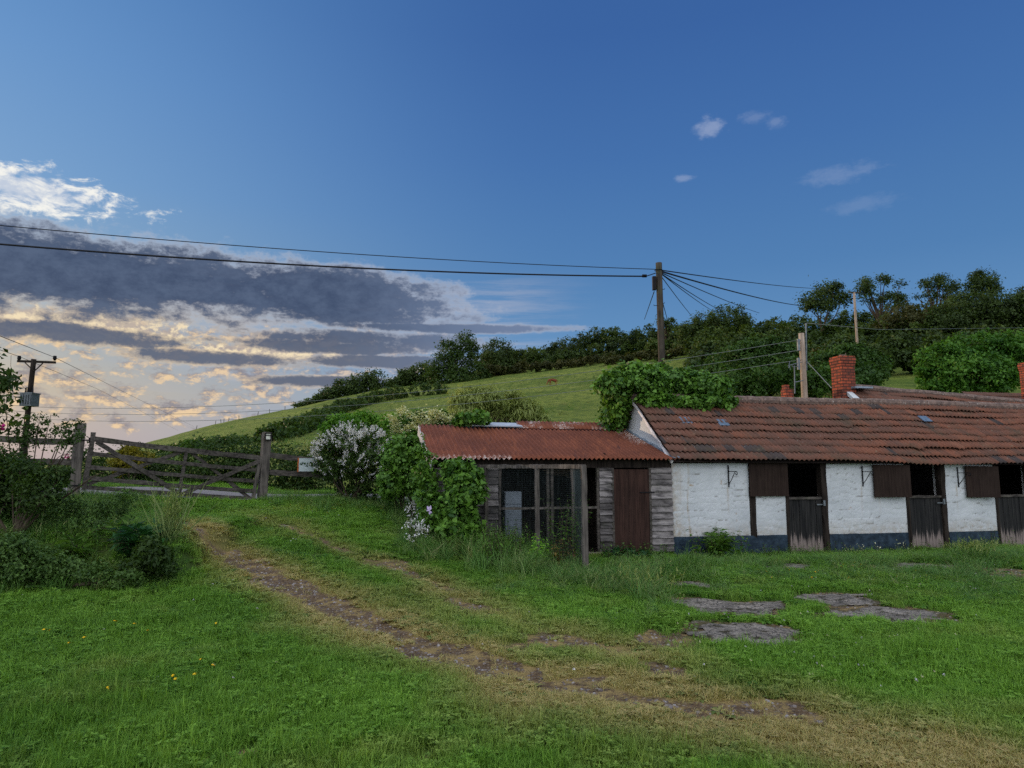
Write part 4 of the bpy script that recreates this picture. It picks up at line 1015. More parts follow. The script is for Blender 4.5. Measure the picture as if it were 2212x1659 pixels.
ptree('skyline_tree', 'airy skyline tree with several slim trunks beside the widest airy tree', 2022, 150, airy(2022, 630, 47, 34, 19, 12), 4200, .42, 'leaf_wood', .5, nper=14, spread=.5, shell=.1, fork=.3, kw_sf=.32)
ptree('skyline_tree', 'compact round tree standing highest above the dark wood', 2122, 148, [(2124,602,26,17),(2104,613,18,14),(2142,612,17,14),(2122,628,36,16),(2112,594,14,9)], 5200, .45, 'leaf_wood', .4, nper=20, spread=.28, fork=.3, kw_sf=.25)
ptree('skyline_tree', 'last airy skyline tree at the far right end of the dark wood', 2232, 150, airy(2235, 640, 34, 24, 10, 13), 2400, .45, 'leaf_wood', .4, nper=14, spread=.4, shell=.2, fork=.3, kw_sf=.32)
ptree('skyline_tree', 'small airy tree peeking over the wood right behind the telegraph pole', 1442, 185, airy(1444, 700, 22, 18, 9, 9), 1700, .45, 'leaf_wood', .4, nper=14, spread=.35, shell=.2)
ptree('broadleaf_tree', 'bright green leafy tree above the house roof on the right', 2105, 46, [(2110,760,66,38),(2040,788,56,44),(2170,780,60,50),(2012,818,34,28),(2100,812,90,44),(2188,744,34,24),(2235,770,60,50),(2150,742,24,20),(2075,770,40,30)], 34000, .24, 'leaf_maple', .3, 1., nper=80, spread=.15, shell=.7)
ptree('broadleaf_tree', 'large dark spreading tree in front of the skyline trees on the right', 2120, 118, [(2100,660,58,30),(2170,668,58,34),(2052,690,50,34),(2130,708,75,36),(2215,668,45,36),(2050,722,50,26),(2220,712,60,36)], 22000, .48, 'leaf_wood', .6, nper=32, spread=.18)
ptree('broadleaf_tree', 'brownish green tree at the wood edge between distant pole and dark spreading tree', 1955, 122, [(1955,690,48,32),(1930,716,40,30),(1988,706,36,34),(1955,735,52,22)], 10000, .48, 'leaf_wood_brown', .5, nper=28)
ptree('broadleaf_tree', 'mid green rounded tree rising directly behind the house chimney', 1835, 66, [(1835,775,50,30),(1790,790,40,34),(1870,795,40,34),(1830,815,70,34)], 18000, .28, 'leaf_slope', .3, 1., nper=28)
ptree('broadleaf_tree', 'mid green bushy tree left of the pale electricity pole', 1660, 64, [(1650,755,46,30),(1610,775,46,34),(1700,775,40,34),(1570,790,40,30),(1650,805,80,36),(1560,815,44,26),(1720,812,40,30)], 24000, .28, 'leaf_slope', .3, 1., nper=28)
def htree(name, label, px, Y, ytop, wpx, n, size, mat, **kw):
    b_ = hill_pt(px, Y); return tree(name, label, b_, at(px, ytop, Y)[2], wpx*Y/F, n, size, mat, **kw)
def hedge(name, label, pts, hpx, wid, n, size, mat, cat='hedge', jit=.3, spread=.2):
    P0 = [hill_pt(p, Y) for p, Y in pts]; root = thing(name, label, cat, P0[len(P0)//2])
    lobes = []
    for i in range(len(P0)-1):
        L = np.linalg.norm(P0[i+1]-P0[i]); k = max(2, int(L/(wid*.55)))
        for j in range(k):
            u = (j+rng.uniform(0, 1))/k; c = P0[i]*(1-u)+P0[i+1]*u; hp = hpx[i]*(1-u)+hpx[i+1]*u
            h = hp*c[1]/F*rng.uniform(1-jit, 1+jit*.6)
            gzc = g1(c[0], c[1]); lobes.append((c[0], c[1]+rng.normal(0, wid*.2), gzc+h*.45, wid*.62, wid*.62, h*.55))
    P, N, tn = crown(lobes, n, nper=24, spread=spread)
    leaves('foliage', P, N, size, M[mat], root, tn, aspect=.7)
    return root
def hb(L): return [(p, float(on_ground(p, q, 31, 320)[1])) for p, q in L]
hedge('hedge', 'wind-shaped dark hedge on the left skyline below the gap', [(645, 234), (690, 229), (740, 225), (790, 222), (815, 221)], [3, 16, 32, 38, 36], 5, 14000, .62, 'leaf_wood')
hedge('hedge', 'dark skyline hedge between the gap and the big spreading tree', [(852, 219), (880, 217), (935, 214)], [24, 32, 48], 5, 9500, .62, 'leaf_wood')
hedge('hedge', 'long dark hedge running diagonally up the field to the big tree', hb([(395,984),(450,968),(520,962),(600,955),(665,930),(725,897),(800,873),(880,858),(965,850)]), [20, 20, 20, 34, 30, 25, 27, 27, 26], 2.8, 32000, .36, 'leaf_dark', jit=.2, spread=.13)
htree('hedge_tree', 'small round tree standing up from the diagonal hedge', 728, hb([(728, 896)])[0][1], 860, 26, 1300, .35, 'leaf_dark', k=5, trunk=.2, low=.1, cat='small tree')
htree('field_bush', 'small round bush on the slope above the middle of the gate', 422, 44, 942, 40, 1500, .2, 'leaf_mid', k=5, trunk=.1, low=.05, cat='bush')
hedge('hedge', 'leafy hedge across the lane behind the gate', [(195, 21.2), (330, 21.4), (460, 21.8), (580, 22.2), (720, 22.5)], [84, 92, 88, 92, 84], 1., 21000, .09, 'leaf_dark')
b_ = at(282, 1045, 20.3); bush('sunlit_bush', 'yellow-orange sunlit bush seen through the left half of the gate', 'bush', (b_[0], b_[1]), .75, .5, 1.25, 3600, .08, 'leaf_sunlit', k=7)
# horse
hp_ = on_ground(1194, 833, 60, 230)
hr = thing('horse', 'chestnut horse grazing with its head down on the green hillside', 'horse', hp_)
hv = [((0,0,1.25),.30),((.55,0,1.28),.29),((-.55,0,1.27),.30),((-.85,0,1.25),.20),((.85,0,1.22),.2),((1.05,0,.85),.15),((1.2,0,.5),.12),((1.32,0,.28),.11),((1.42,0,.14),.075),
      ((.6,.16,.9),.12),((.6,.16,.5),.065),((.62,.16,.05),.06),((.55,-.16,.9),.12),((.45,-.16,.5),.065),((.42,-.16,.05),.06),
      ((-.7,.17,.9),.15),((-.85,.17,.5),.07),((-.78,.17,.05),.06),((-.65,-.17,.9),.15),((-.72,-.17,.5),.07),((-.62,-.17,.05),.06),((-1.0,0,1.2),.07),((-1.08,0,.7),.06)]
he = [(0,1),(0,2),(2,3),(1,4),(4,5),(5,6),(6,7),(7,8),(1,9),(9,10),(10,11),(1,12),(12,13),(13,14),(2,15),(15,16),(16,17),(2,18),(18,19),(19,20),(3,21),(21,22)]
me = bpy.data.meshes.new('body'); sc0 = .92
me.from_pydata([(-sc0*p[0], sc0*p[1], sc0*p[2]) for p, r in hv], he, []); ho = bpy.data.objects.new('body', me); COL.objects.link(ho); ho.parent = hr
me.materials.append(M['horse_coat']); md = ho.modifiers.new('skin', 'SKIN'); 
for i, (p, r) in enumerate(hv): me.skin_vertices[0].data[i].radius = (r*sc0, r*sc0)
me.skin_vertices[0].data[0].use_root = True
ho.modifiers.new('sub', 'SUBSURF').render_levels = 1
hr.rotation_euler = (0, 0, R(12))

# unseen trees added at the left to keep low sun off the yard
for i, (x, y, h, w_) in enumerate(((-25,10,8.5,9),(-26,17,9,9),(-25,24,8,9),(-27,31,7.5,9),(-24,3,9,9))):
    tree('shading_tree', 'leafy garden tree beyond the left edge of the yard', (x, y, g1(x, y)), h+g1(x, y), w_, 5000, .35, 'leaf_dark', k=8, trunk=.3, low=.0, small=.52, group='added shading trees left of the yard')

# ================================================================== YARD PLANTS
def plant(name, label, cat, base, lobes, n, size, mat, part_name='foliage', stem=.03, group=None, **kw):
    root = thing(name, label, cat, base, group)
    geo = {q: kw.pop(q) for q in ('shape', 'aspect', 'droop') if q in kw}
    P, N, tn = crown(lobes, n, **kw)
    ok = P[:, 2] > gz(P[:, 0], P[:, 1])-.02
    leaves(part_name, P[ok], N[ok], size, M[mat], root, tn[ok], **geo)
    if stem:
        mb = MB(); stems_to(mb, np.asarray(base)-Z3*.05, lobes, stem, .7, .5); mb.build('stem', M['bark'], root)
    return root
def blossoms(root, name, pts, nper, rad, size, mat, up=.5, length=.0, dirs=None):
    Ps, Ns = [], []
    for i, p in enumerate(pts):
        d = nrm(dirs[i]) if dirs is not None else Z3
        k = rng.uniform(0, 1, (nper, 1))
        Ps.append(p+d*k*length+rng.normal(0, rad, (nper, 3))*(1-.6*k)); Ns.append(rng.normal(0, .7, (nper, 3))+Z3*up)
    return leaves(name, np.concatenate(Ps), np.concatenate(Ns), size, M[mat], root, aspect=.9)

# rose bush at the left edge
rb = on_ground(30, 1165, 9.8); 
rose = plant('rose_bush', 'tall dark rose bush with a few magenta roses at the left edge of the yard', 'rose bush', rb,
    lobes_px([(-40,1030,90,70),(25,1065,70,70),(62,1025,46,36),(100,1030,34,26),(10,1005,46,36),(-40,1090,80,60),(90,1070,48,48),(40,1120,60,45),(138,1020,20,20)], 10.7, .5), 21000, .058, 'leaf_dark', nper=22, spread=.2, shell=.3)
sp = lobes_px([(60,930,22,26),(85,915,20,24),(110,930,26,20),(150,922,22,20),(138,940,26,18),(40,945,24,20),(170,918,9,12),(112,900,8,10),(168,945,10,20),(8,860,9,14),(2,885,8,16),(75,950,35,20),(140,965,22,16),(60,905,8,8)], 10.9, .15)
P, N, tn = crown(sp, 1500, nper=9, spread=.25, shell=.2)
leaves('spray', P, N, .052, M['leaf_dark'], rose, tn)
mb = MB()
for px_, py_ in ((62,905),(86,900),(110,895),(150,912),(140,930),(170,915),(8,850),(40,930),(140,980),(172,950)):
    t_ = at(px_, py_, 10.9); r0_ = at(px_*.6+20, 1010, 10.9); mb.tube([rb, r0_, r0_*.4+t_*.6+np.array([0, 0, .03]), t_], [.014, .01, .006, .003], 5)
mb.tube([at(115, 1090, 10.4), at(160, 1060, 10.4), at(200, 1030, 10.4), at(224, 1020, 10.4)], [.018, .014, .01, .006], 6)
mb.build('branch', M['bark'], rose)
for px_, py_ in ((5, 922), (144, 985)):
    c = at(px_, py_, 10.55); P = c+rng.normal(0, .018, (26, 3)); leaves('rose', P, P-c+Z3*.01, (.042 if px_ < 20 else .028), M['petal_pink'], rose, aspect=.9)

def fern(name, label, base, n, L, mat='leaf_fern', lift=1., group=None, az=None):
    root = thing(name, label, 'fern', base, group); Ps, Ns, Al, Sz = [], [], [], []; mb = MB()
    for i in range(n):
        a = rng.uniform(0, 2*PI); l = L*rng.uniform(.6, 1.15); h = np.array([math.cos(a), math.sin(a), 0]); rise = lift*rng.uniform(.5, 1.1)
        f = lambda t: np.asarray(base)+h*l*(.15*t+.6*t*t)+Z3*l*rise*(1.15*t-.62*t**2.4)
        pts = [f(t) for t in np.linspace(0, 1, 6)]; mb.tube(pts, [.006, .005, .004, .003, .002, .001], 4)
        for t in np.linspace(.15, 1, 17):
            p = f(t); d = nrm(f(min(1, t+.05))-f(t-.05)); s_ = nrm(np.cross(d, Z3)); nn = np.cross(s_, d); w_ = l*.27*math.sin(min(1, t*1.15+.12)*PI)**.7+.01
            for sg in (-1, 1): Ps.append(p); Ns.append(nn+rng.normal(0, .25, 3)); Al.append(s_*sg+d*.45-Z3*.15); Sz.append(w_)
    leaves('fronds', np.array(Ps), np.array(Ns), np.array(Sz), M[mat], root, aspect=.24, along=np.array(Al)); mb.build('stalk', M['bark'], root)
    return root
fb = on_ground(283, 1236, 8.6)
fern('fern', 'big dark fern on the weedy bank below the gate', fb+np.array([0, .25, .05]), 44, .95, lift=1.15)
fern('fern', 'lighter upright fern at the left shoulder of the big dark fern', on_ground(236, 1215, 8.6)+np.array([0, .3, 0]), 14, .75, 'leaf_mid', 1.3)
fern('fern', 'yellowish fern in the weeds left of the big dark fern', on_ground(165, 1225, 8.6), 16, .7, 'leaf_mid', 1.2)
bb = on_ground(330, 1240, 8.6)
plant('bramble', 'low bramble bush hugging the right foot of the big dark fern', 'bramble', bb, lobes_px([(325,1190,32,30),(348,1208,28,26),(300,1225,40,22),(360,1226,26,16)], 9.4, .2), 2600, .06, 'leaf_dark', nper=14)
plant('ground_weeds', 'dark tangle of bramble leaves along the foot of the left bank', 'weeds', on_ground(100, 1262, 8.6), lobes_px([(-30,1220,60,45),(40,1215,55,45),(100,1225,50,42),(20,1180,50,30),(160,1235,45,32),(215,1242,40,26),(270,1250,40,16)], 9.3, .2), 11000, .045, 'leaf_weed', nper=14, shell=.4)
plant('ground_weeds', 'mixed green weeds covering the top of the left bank under the gate', 'weeds', on_ground(230, 1110, 9.5), lobes_px([(120,1120,60,30),(190,1100,55,26),(250,1095,40,26),(180,1150,60,30),(110,1165,50,26),(270,1075,36,18)], 10.8, .5), 9500, .04, 'leaf_weed', nper=12, shell=.3)

# white flowering bush and its neighbours
wb = at(760, 1082, 17.4); wb[2] = g1(wb[0], wb[1])
wl = lobes_px([(745,985,55,52),(800,985,50,52),(765,950,55,30),(715,1000,36,40),(830,1010,30,42),(760,1030,55,45),(800,1045,40,35),(725,965,40,30)], 17.5, .4)
white = plant('flowering_bush', 'dense rounded bush covered in upright white flower spikes beside the rail fence', 'flowering bush', wb, wl, 9000, .085, 'leaf_dark', nper=18, spread=.15, stem=.04)
P, N, _ = crown(wl, 1600, nper=1, spread=.02, shell=.85, top=.25)
fr = (P[:, 1] < 17.75) | (P[:, 2] > 2.1); zlim = P[:, 2] > (wb[2]+.45+.6*rng.uniform(0, 1, len(P))**2); P = P[fr & zlim]; N = N[fr & zlim]
P[:, 1] -= .05
P = P[:620]
blossoms(white, 'blossom', P, 18, .014, .03, 'petal_white', length=.16, dirs=[np.array([p[0]-wb[0], (p[1]-wb[1])*.5, .6])+rng.normal(0, .2, 3) for p in P])
c_ = at(775, 1060, 19.6); c_[2] = g1(c_[0], c_[1])
plant('green_shrub', 'bright green leafy shrub rising behind the white flowering bush', 'shrub', c_, lobes_px([(735,915,32,20),(775,912,40,22),(820,912,34,20),(770,960,70,40),(850,920,18,20),(715,930,20,20)], 19.6, .3), 4200, .13, 'leaf_bright', nper=12, aspect=.4)
c_ = at(872, 1080, 16.2); c_[2] = g1(c_[0], c_[1])
plant('dark_shrub', 'dark green climber shrub between the white flowering bush and the shed', 'shrub', c_, lobes_px([(865,985,36,40),(890,970,28,36),(860,1030,34,40),(895,1020,26,50),(845,1050,26,30)], 16.2, .3), 7500, .072, 'leaf_ivy', nper=16, shape=IVY, aspect=.9)
c_ = at(905, 1040, 17.6); c_[2] = g1(c_[0], c_[1])
el = lobes_px([(900,915,36,18),(935,912,34,18),(870,905,14,12),(880,950,26,26),(960,905,24,16),(845,945,12,10),(905,900,20,16)], 17.6, .3)
elder = plant('elder_bush', 'elder bush with flat cream flower heads standing over the shed ridge', 'elder bush', c_, el, 2600, .12, 'leaf_mid', nper=10, aspect=.42)
P = np.array([at(px_, py_, 16.75+rng.uniform(-.1, .2)) for px_, py_ in ((862,890),(872,884),(885,896),(850,905),(843,900),(858,912),(900,903),(912,893),(905,912),(925,905),(930,893),(938,888),(948,893),(945,903),(958,900),(965,908),(975,903),(890,918),(880,925),(868,932),(855,930),(935,912),(920,915),(900,925),(850,920))])
blossoms(elder, 'flower_head', P, 80, .075, .055, 'petal_cream', up=2.)
ptree('willow_tree', 'pale yellow-green weeping willow behind the shed roof', 1075, 44, [(1020,862,45,20),(1075,856,50,20),(1130,885,42,24),(1000,890,40,24),(1165,908,26,12),(1075,900,75,26),(1008,842,20,8),(1045,845,20,10)], 15000, .42, 'leaf_willow', .25, 1.2, cat='willow', aspect=.16, droop=2.2, nper=26)
c_ = W(SH0+1.2, RDS, ZRS-.1)
plant('climber', 'small bright green climber growing over the shed ridge', 'climber', c_, lobes_px([(1005,905,22,13),(1030,900,24,14),(1048,905,16,12),(990,912,12,8)], 15.9, .1), 900, .085, 'leaf_ivy', shape=IVY, aspect=.9, nper=10)

# ivy
c_ = W(SH0-.1, .2, .2)
il = [tuple(W(SH0-.10-.04*rng.uniform(), d, z))+(.13, .2, .2) for d, z in [(rng.uniform(-.05, 2.0), 0) for _ in range(34)] for z in [rng.uniform(.1, 1.75)]]
il += lobes_px([(925,1060,22,40),(912,1000,12,40),(935,1010,12,30),(930,1110,26,30),(908,960,10,24),(930,1050,12,30),(936,1090,14,32),(922,1000,10,24),(942,1125,18,28)], 13.15, .1)
plant('ivy', 'thin ivy clothing the left end wall of the shed', 'ivy', c_, il, 8000, .06, 'leaf_ivy', shape=IVY, aspect=.9, nper=14, stem=0)
c_ = on_ground(995, 1165, 12.)
plant('ivy', 'thick leafy ivy column smothering the left post of the netting pen', 'ivy', c_, lobes_px([(990,1020,32,30),(1005,1060,36,42),(985,1100,36,44),(1000,1140,38,34),(975,1150,26,26),(1025,1030,18,24)], 12.9, .15), 6500, .078, 'leaf_ivy', shape=IVY, aspect=.95, nper=14, shell=.7)
il = []
for s_ in np.linspace(-.55, 2.3, 15):
    h = (.5+.2*rng.uniform())*math.sin(PI*min(1, (s_+1.3)/3.9))**.6; r_ = .3+.14*rng.uniform()
    il.append(tuple(W(s_, RD+rng.uniform(-.1, .35), ZR+.08+h*.55))+(.36, .4, max(.2, h*.62)))
    if s_ > .1: il.append(tuple(W(s_, RD-.25+rng.uniform(-.15, .1), ZR-.12))+(.25, .25, .16))
for d_, z_, r_ in ((2.1,3.35,.35),(2.4,3.1,.42),(2.7,2.8,.42),(2.9,2.5,.38),(2.5,2.65,.35),(3.1,2.3,.35),(2.4,3.5,.35),(2.2,3.0,.2)): il.append(tuple(W(-.28, d_, z_))+(.28, r_, r_*1.05))
plant('ivy', 'large mound of ivy sprawling over the stable ridge and down its gable', 'ivy', W(.3, RD+.5, 2.6), il, 30000, .075, 'leaf_ivy', shape=IVY, aspect=.95, nper=26, shell=.6, spread=.2, stem=.03)

def stalks(name, label, cat, bases, hts, mat, leaf=.08, pairs=8, flower=None, nfl=0, group=None, lean=.12, aspect=.5, fl_size=.03):
    bases = [np.asarray(b_, float) for b_ in bases]; root = thing(name, label, cat, np.mean(bases, 0), group); mb = MB(); Ps, Ns, Al, Sz, tops = [], [], [], [], []
    for b_, h in zip(bases, hts):
        l = np.array([rng.normal(0, lean), rng.normal(0, lean), 0])
        f = lambda t: b_+Z3*h*t+l*h*t*t
        mb.tube([f(0)-Z3*.03, f(.5), f(1)], [.006, .005, .002], 4); tops.append(f(1))
        for i, t in enumerate(np.linspace(.12, 1, pairs)):
            a = i*1.9+rng.uniform(0, 1)
            for q in (0, PI):
                d = np.array([math.cos(a+q), math.sin(a+q), .25-.6*(1-t)]); Ps.append(f(t)); Al.append(d); Ns.append(Z3+d*.2+rng.normal(0, .2, 3)); Sz.append(leaf*(1.1-.6*t))
    leaves('leaves', np.array(Ps), np.array(Ns), np.array(Sz), M[mat], root, along=np.array(Al), aspect=aspect)
    mb.build('stem', M['bark'] if mat != 'leaf_lime' else M['leaf_lime'], root)
    if flower: blossoms(root, 'flower', np.array(tops), nfl, .05, fl_size, flower, up=.3)
    return root
def spots_px(x0, x1, y0, y1, n, lo=8., hi=20.): return [on_ground(rng.uniform(x0, x1), rng.uniform(y0, y1), lo, hi) for _ in range(n)]
bs = [at(px_, 1150, Y_) for px_, Y_ in [(rng.uniform(1185, 1262), rng.uniform(12.0, 13.4)) for _ in range(34)]]
for q in bs: q[2] = g1(q[0], q[1])
stalks('nettles', 'tall stand of nettles growing inside the netting pen', 'nettles', bs, rng.uniform(.7, 1.25, 34), 'leaf_mid', .1, 11)
stalks('sapling', 'fresh lime green sapling in the weeds before the netting pen', 'sapling', spots_px(1145, 1180, 1222, 1236, 7, 9, 14), rng.uniform(.35, .62, 7), 'leaf_lime', .13, 8)
stalks('sapling', 'rusty leaved young shrub just right of the lime green sapling', 'young shrub', spots_px(1200, 1250, 1218, 1234, 9, 9, 14), rng.uniform(.35, .55, 9), 'leaf_brown', .11, 7)
stalks('white_flowers', 'drift of small white flowers at the left foot of the shed ivy', 'flowers', spots_px(885, 930, 1150, 1190, 46, 9, 15)+spots_px(880, 905, 1120, 1140, 14, 9, 15), np.concatenate([rng.uniform(.18, .5, 46), rng.uniform(.3, .5, 14)]), 'leaf_mid', .05, 5, 'petal_white', 12, fl_size=.032, lean=.2)
lf_ = thing('lilac_flower', 'single large lilac flower beside the white flower drift', 'flower', at(928, 1104, 12.9))
c = at(928, 1104, 12.9); 
leaves('petal', np.tile(c, (9, 1)), np.array([[math.cos(a)*.2, -1., .5+math.sin(a)*.2] for a in np.linspace(0, 6.2, 9)]), .085, M['petal_lilac'], lf_, aspect=.5)
mb = MB(); mb.tube([c, c+np.array([.02, .1, -.4])], .004, 4); mb.build('stem', M['leaf_mid'], lf_)
fern('fern', 'spiky fern leaning on the whitewashed stable wall left of the dark post', W(S(1530), -.35, g1(*W(S(1530), -.35, 0)[:2])), 26, .72, 'leaf_mid', 1.35)
stalks('wall_weed', 'leafy dock weeds mixed into the fern by the stable wall', 'weeds', [W(S(rng.uniform(1475, 1580)), -rng.uniform(.15, .6), -.12) for _ in range(16)], rng.uniform(.3, .62, 16), 'leaf_mid', .16, 6)
plant('dark_weed', 'low dark green weed clump in front of the brown plank door', 'weeds', W(S(1350), -.5, g1(*W(S(1350), -.5, 0)[:2])), lobes_px([(1345,1195,24,13),(1380,1205,30,14),(1325,1200,20,12),(1400,1215,20,10)], 13.2, .15), 1500, .06, 'leaf_fern', nper=10, stem=.01)
stalks('weed_plant', 'tall thin weed before the plinth right of the second half door', 'weeds', [W(S(rng.uniform(2085, 2150)), -rng.uniform(.2, .6), -.25) for _ in range(14)], rng.uniform(.3, .6, 14), 'leaf_mid', .07, 7)
stalks('weed_plant', 'straggly weeds with pale flowers along the plinth between first and second half doors', 'weeds', [W(S(rng.uniform(1795, 1945)), -rng.uniform(.08, .3), -.22) for _ in range(22)], rng.uniform(.12, .3, 22), 'leaf_mid', .05, 5, 'petal_cream', 3)
stalks('pen_weeds', 'leafy weeds crowding the feet of the ivy column and pen posts', 'weeds', spots_px(1030, 1180, 1165, 1215, 40, 9, 15), rng.uniform(.25, .6, 40), 'leaf_ivy', .1, 7)
stalks('pen_weeds', 'lush broad leaved weeds between the ivy column and the lime green sapling', 'weeds', spots_px(1045, 1150, 1175, 1235, 60, 9, 15), rng.uniform(.3, .7, 60), 'leaf_mid', .11, 8)
stalks('pen_weeds', 'broad dark weeds under the plank door and shed sill', 'weeds', spots_px(1290, 1440, 1192, 1218, 34, 9, 15), rng.uniform(.1, .3, 34), 'leaf_weed', .1, 6)
stalks('wall_weed', 'ragged green weeds below the first dark wall post and half door', 'weeds', [W(S(rng.uniform(1600, 1790)), -rng.uniform(.1, .6), g1(*W(S(1700), -.3, 0)[:2])) for _ in range(40)], rng.uniform(.1, .3, 40), 'leaf_mid', .08, 6)
stalks('wall_weed', 'ragged green weeds below the second half door', 'weeds', [W(S(rng.uniform(1940, 2080)), -rng.uniform(.1, .6), g1(*W(S(2000), -.3, 0)[:2])) for _ in range(30)], rng.uniform(.1, .28, 30), 'leaf_mid', .08, 6)
stalks('pen_weeds', 'low leafy weeds right of the near pen post', 'weeds', spots_px(1385, 1470, 1225, 1255, 22, 8, 15), rng.uniform(.1, .22, 22), 'leaf_mid', .06, 5)

# ================================================================== CONCRETE PATCHES
for k in range(len(CP)):
    cx, cy, a, b_ = ELL[k]; st_ = .045; xs = np.arange(cx-a*1.5, cx+a*1.5, st_); ysg = np.arange(cy-b_*1.5, cy+b_*1.5, st_); A, Bq = np.meshgrid(xs, ysg)
    f = slab_field(A, Bq, k); w_, _ = wear_dry(A.ravel(), Bq.ravel())
    Zq = gz(A, Bq)-.035*w_.reshape(A.shape)+.004+.012*sm(f/.25)+.022*(fbm(A*5, Bq*5, 93)-.5)
    Fc = grid_faces(len(ysg), len(xs)); ok = (f.ravel() > .0)[Fc].all(1); Fc = Fc[ok]; used, inv = np.unique(Fc, return_inverse=True)
    V = np.stack([A.ravel(), Bq.ravel(), Zq.ravel()], 1)[used]
    tag(obj('pavement', V, inv.reshape(-1, 4), M['concrete'], None, smooth=True, vattr={'edge': np.clip(1-f.ravel()[used]*2.2, 0, 1)}), kind='structure')

# ================================================================== GRASS
def tuft(name, n, rad, h0, h1, w, bend, mat, seed_heads=0, leafy=0.):
    V, Fc, rn = [], [], []
    for i in range(n):
        a = rng.uniform(0, 2*PI); r_ = rad*math.sqrt(rng.uniform(0, 1)); b_ = np.array([r_*math.cos(a), r_*math.sin(a), -.01]); q = rng.uniform(0, 2*PI)
        h = rng.uniform(h0, h1); d = np.array([math.cos(q), math.sin(q), 0]); s_ = np.array([-d[1], d[0], 0]); bd = bend*rng.uniform(.2, 1.2); ww = w*rng.uniform(.7, 1.3); k = len(V); rr = rng.uniform(0, 1)
        if rng.uniform() < leafy:                                   # clover-like leaf
            p = b_+Z3*h*.7+d*.01
            for e_ in range(3):
                qq = q+e_*2.1; d2 = np.array([math.cos(qq), math.sin(qq), .15]); s2 = np.array([-d2[1], d2[0], 0]); k = len(V)
                V += [p, p+d2*.012+s2*.009, p+d2*.022, p+d2*.012-s2*.009]; Fc.append((k, k+1, k+2, k+3)); rn += [rr]
            continue
        V += [b_-s_*ww/2, b_+s_*ww/2, b_+Z3*h*.55+d*h*bd*.3+s_*ww*.42, b_+Z3*h*.55+d*h*bd*.3-s_*ww*.42, b_+Z3*h*(1-.25*bd)+d*h*bd]
        Fc += [(k, k+1, k+2, k+3), (k+3, k+2, k+4)]; rn += [rr, rr]
        if i < seed_heads:
            t_ = b_+Z3*h*(1.05-.25*bd)+d*h*bd
            for e_ in range(5):
                k = len(V); p = t_+Z3*(e_-2)*.022+d*e_*.006; V += [p-s_*.006, p+d*.006, p+s_*.006, p+Z3*.03]; Fc.append((k, k+1, k+2, k+3)); rn += [1.6]
    me = bpy.data.meshes.new(name); me.from_pydata([tuple(v) for v in V], [], Fc)
    at_ = me.attributes.new('rnd', 'FLOAT', 'FACE'); at_.data.foreach_set('value', np.array(rn, np.float32)); me.materials.append(M[mat])
    return bpy.data.objects.new(name, me)
def scatter(name, P, scale, rot, idx, dry, shade, variants):
    n = len(P); me = bpy.data.meshes.new(name); me.vertices.add(n); me.vertices.foreach_set('co', P.astype(np.float32).ravel())
    for nm, ty, a in (('rot', 'FLOAT_VECTOR', rot), ('scl', 'FLOAT_VECTOR', scale)):
        x = me.attributes.new(nm, ty, 'POINT'); x.data.foreach_set('vector', a.astype(np.float32).ravel())
    for nm, a in (('dryness', dry), ('shade', shade)):
        x = me.attributes.new(nm, 'FLOAT', 'POINT'); x.data.foreach_set('value', a.astype(np.float32))
    x = me.attributes.new('pick', 'INT', 'POINT'); x.data.foreach_set('value', idx.astype(np.int32))
    coll = bpy.data.collections.new(name+'_tufts')
    for v in variants: coll.objects.link(v)
    ng = bpy.data.node_groups.new(name, 'GeometryNodeTree')
    ng.interface.new_socket('Geometry', in_out='INPUT', socket_type='NodeSocketGeometry'); ng.interface.new_socket('Geometry', in_out='OUTPUT', socket_type='NodeSocketGeometry')
    gi = ng.nodes.new('NodeGroupInput'); go = ng.nodes.new('NodeGroupOutput'); ip = ng.nodes.new('GeometryNodeInstanceOnPoints'); ci = ng.nodes.new('GeometryNodeCollectionInfo')
    ci.inputs['Collection'].default_value = coll; ci.inputs['Separate Children'].default_value = True; ci.inputs['Reset Children'].default_value = True
    ip.inputs['Pick Instance'].default_value = True
    def na(nm, ty):
        x = ng.nodes.new('GeometryNodeInputNamedAttribute'); x.data_type = ty; x.inputs['Name'].default_value = nm; return x.outputs['Attribute']
    L = ng.links.new
    L(gi.outputs[0], ip.inputs['Points']); L(ci.outputs[0], ip.inputs['Instance']); L(na('pick', 'INT'), ip.inputs['Instance Index'])
    L(na('rot', 'FLOAT_VECTOR'), ip.inputs['Rotation']); L(na('scl', 'FLOAT_VECTOR'), ip.inputs['Scale']); L(ip.outputs[0], go.inputs[0])
    o = bpy.data.objects.new(name, me); COL.objects.link(o); md = o.modifiers.new('scatter', 'NODES'); md.node_group = ng
    return o
def free(X, Y, m=0.):
    s_, d_ = sd(X, Y)
    ok = ~((s_ > SH0-.05) & (d_ > -.02-m) & (s_ < LEN))
    ok &= seg_field(np.asarray(X), np.asarray(Y), lc, [1.]*6, 1.) < math.exp(-1.05**2)
    for k in range(len(ELL)):
        f = slab_field(X, Y, k); ok &= (f < .06) | (rng.uniform(0, 1, len(X)) < .03+.4*np.clip(1-f*4, 0, 1)**2)
    return ok
def cand(bands):
    global rng
    rng = np.random.default_rng(int(sum(sum(q) for q in bands)*10))
    XS, YS = [], []
    for y0, y1, den in bands:
        w0 = .8*y1+4.6; n = int(den*(y1-y0)*2*w0); x = rng.uniform(-w0, w0, n); y = rng.uniform(y0, y1, n); k = (np.abs(x) < .8*y+.9) | ((np.abs(x) < .8*y+4.4) & (rng.uniform(0, 1, n) < .6)); XS.append(x[k]); YS.append(y[k])
    return np.concatenate(XS), np.concatenate(YS)
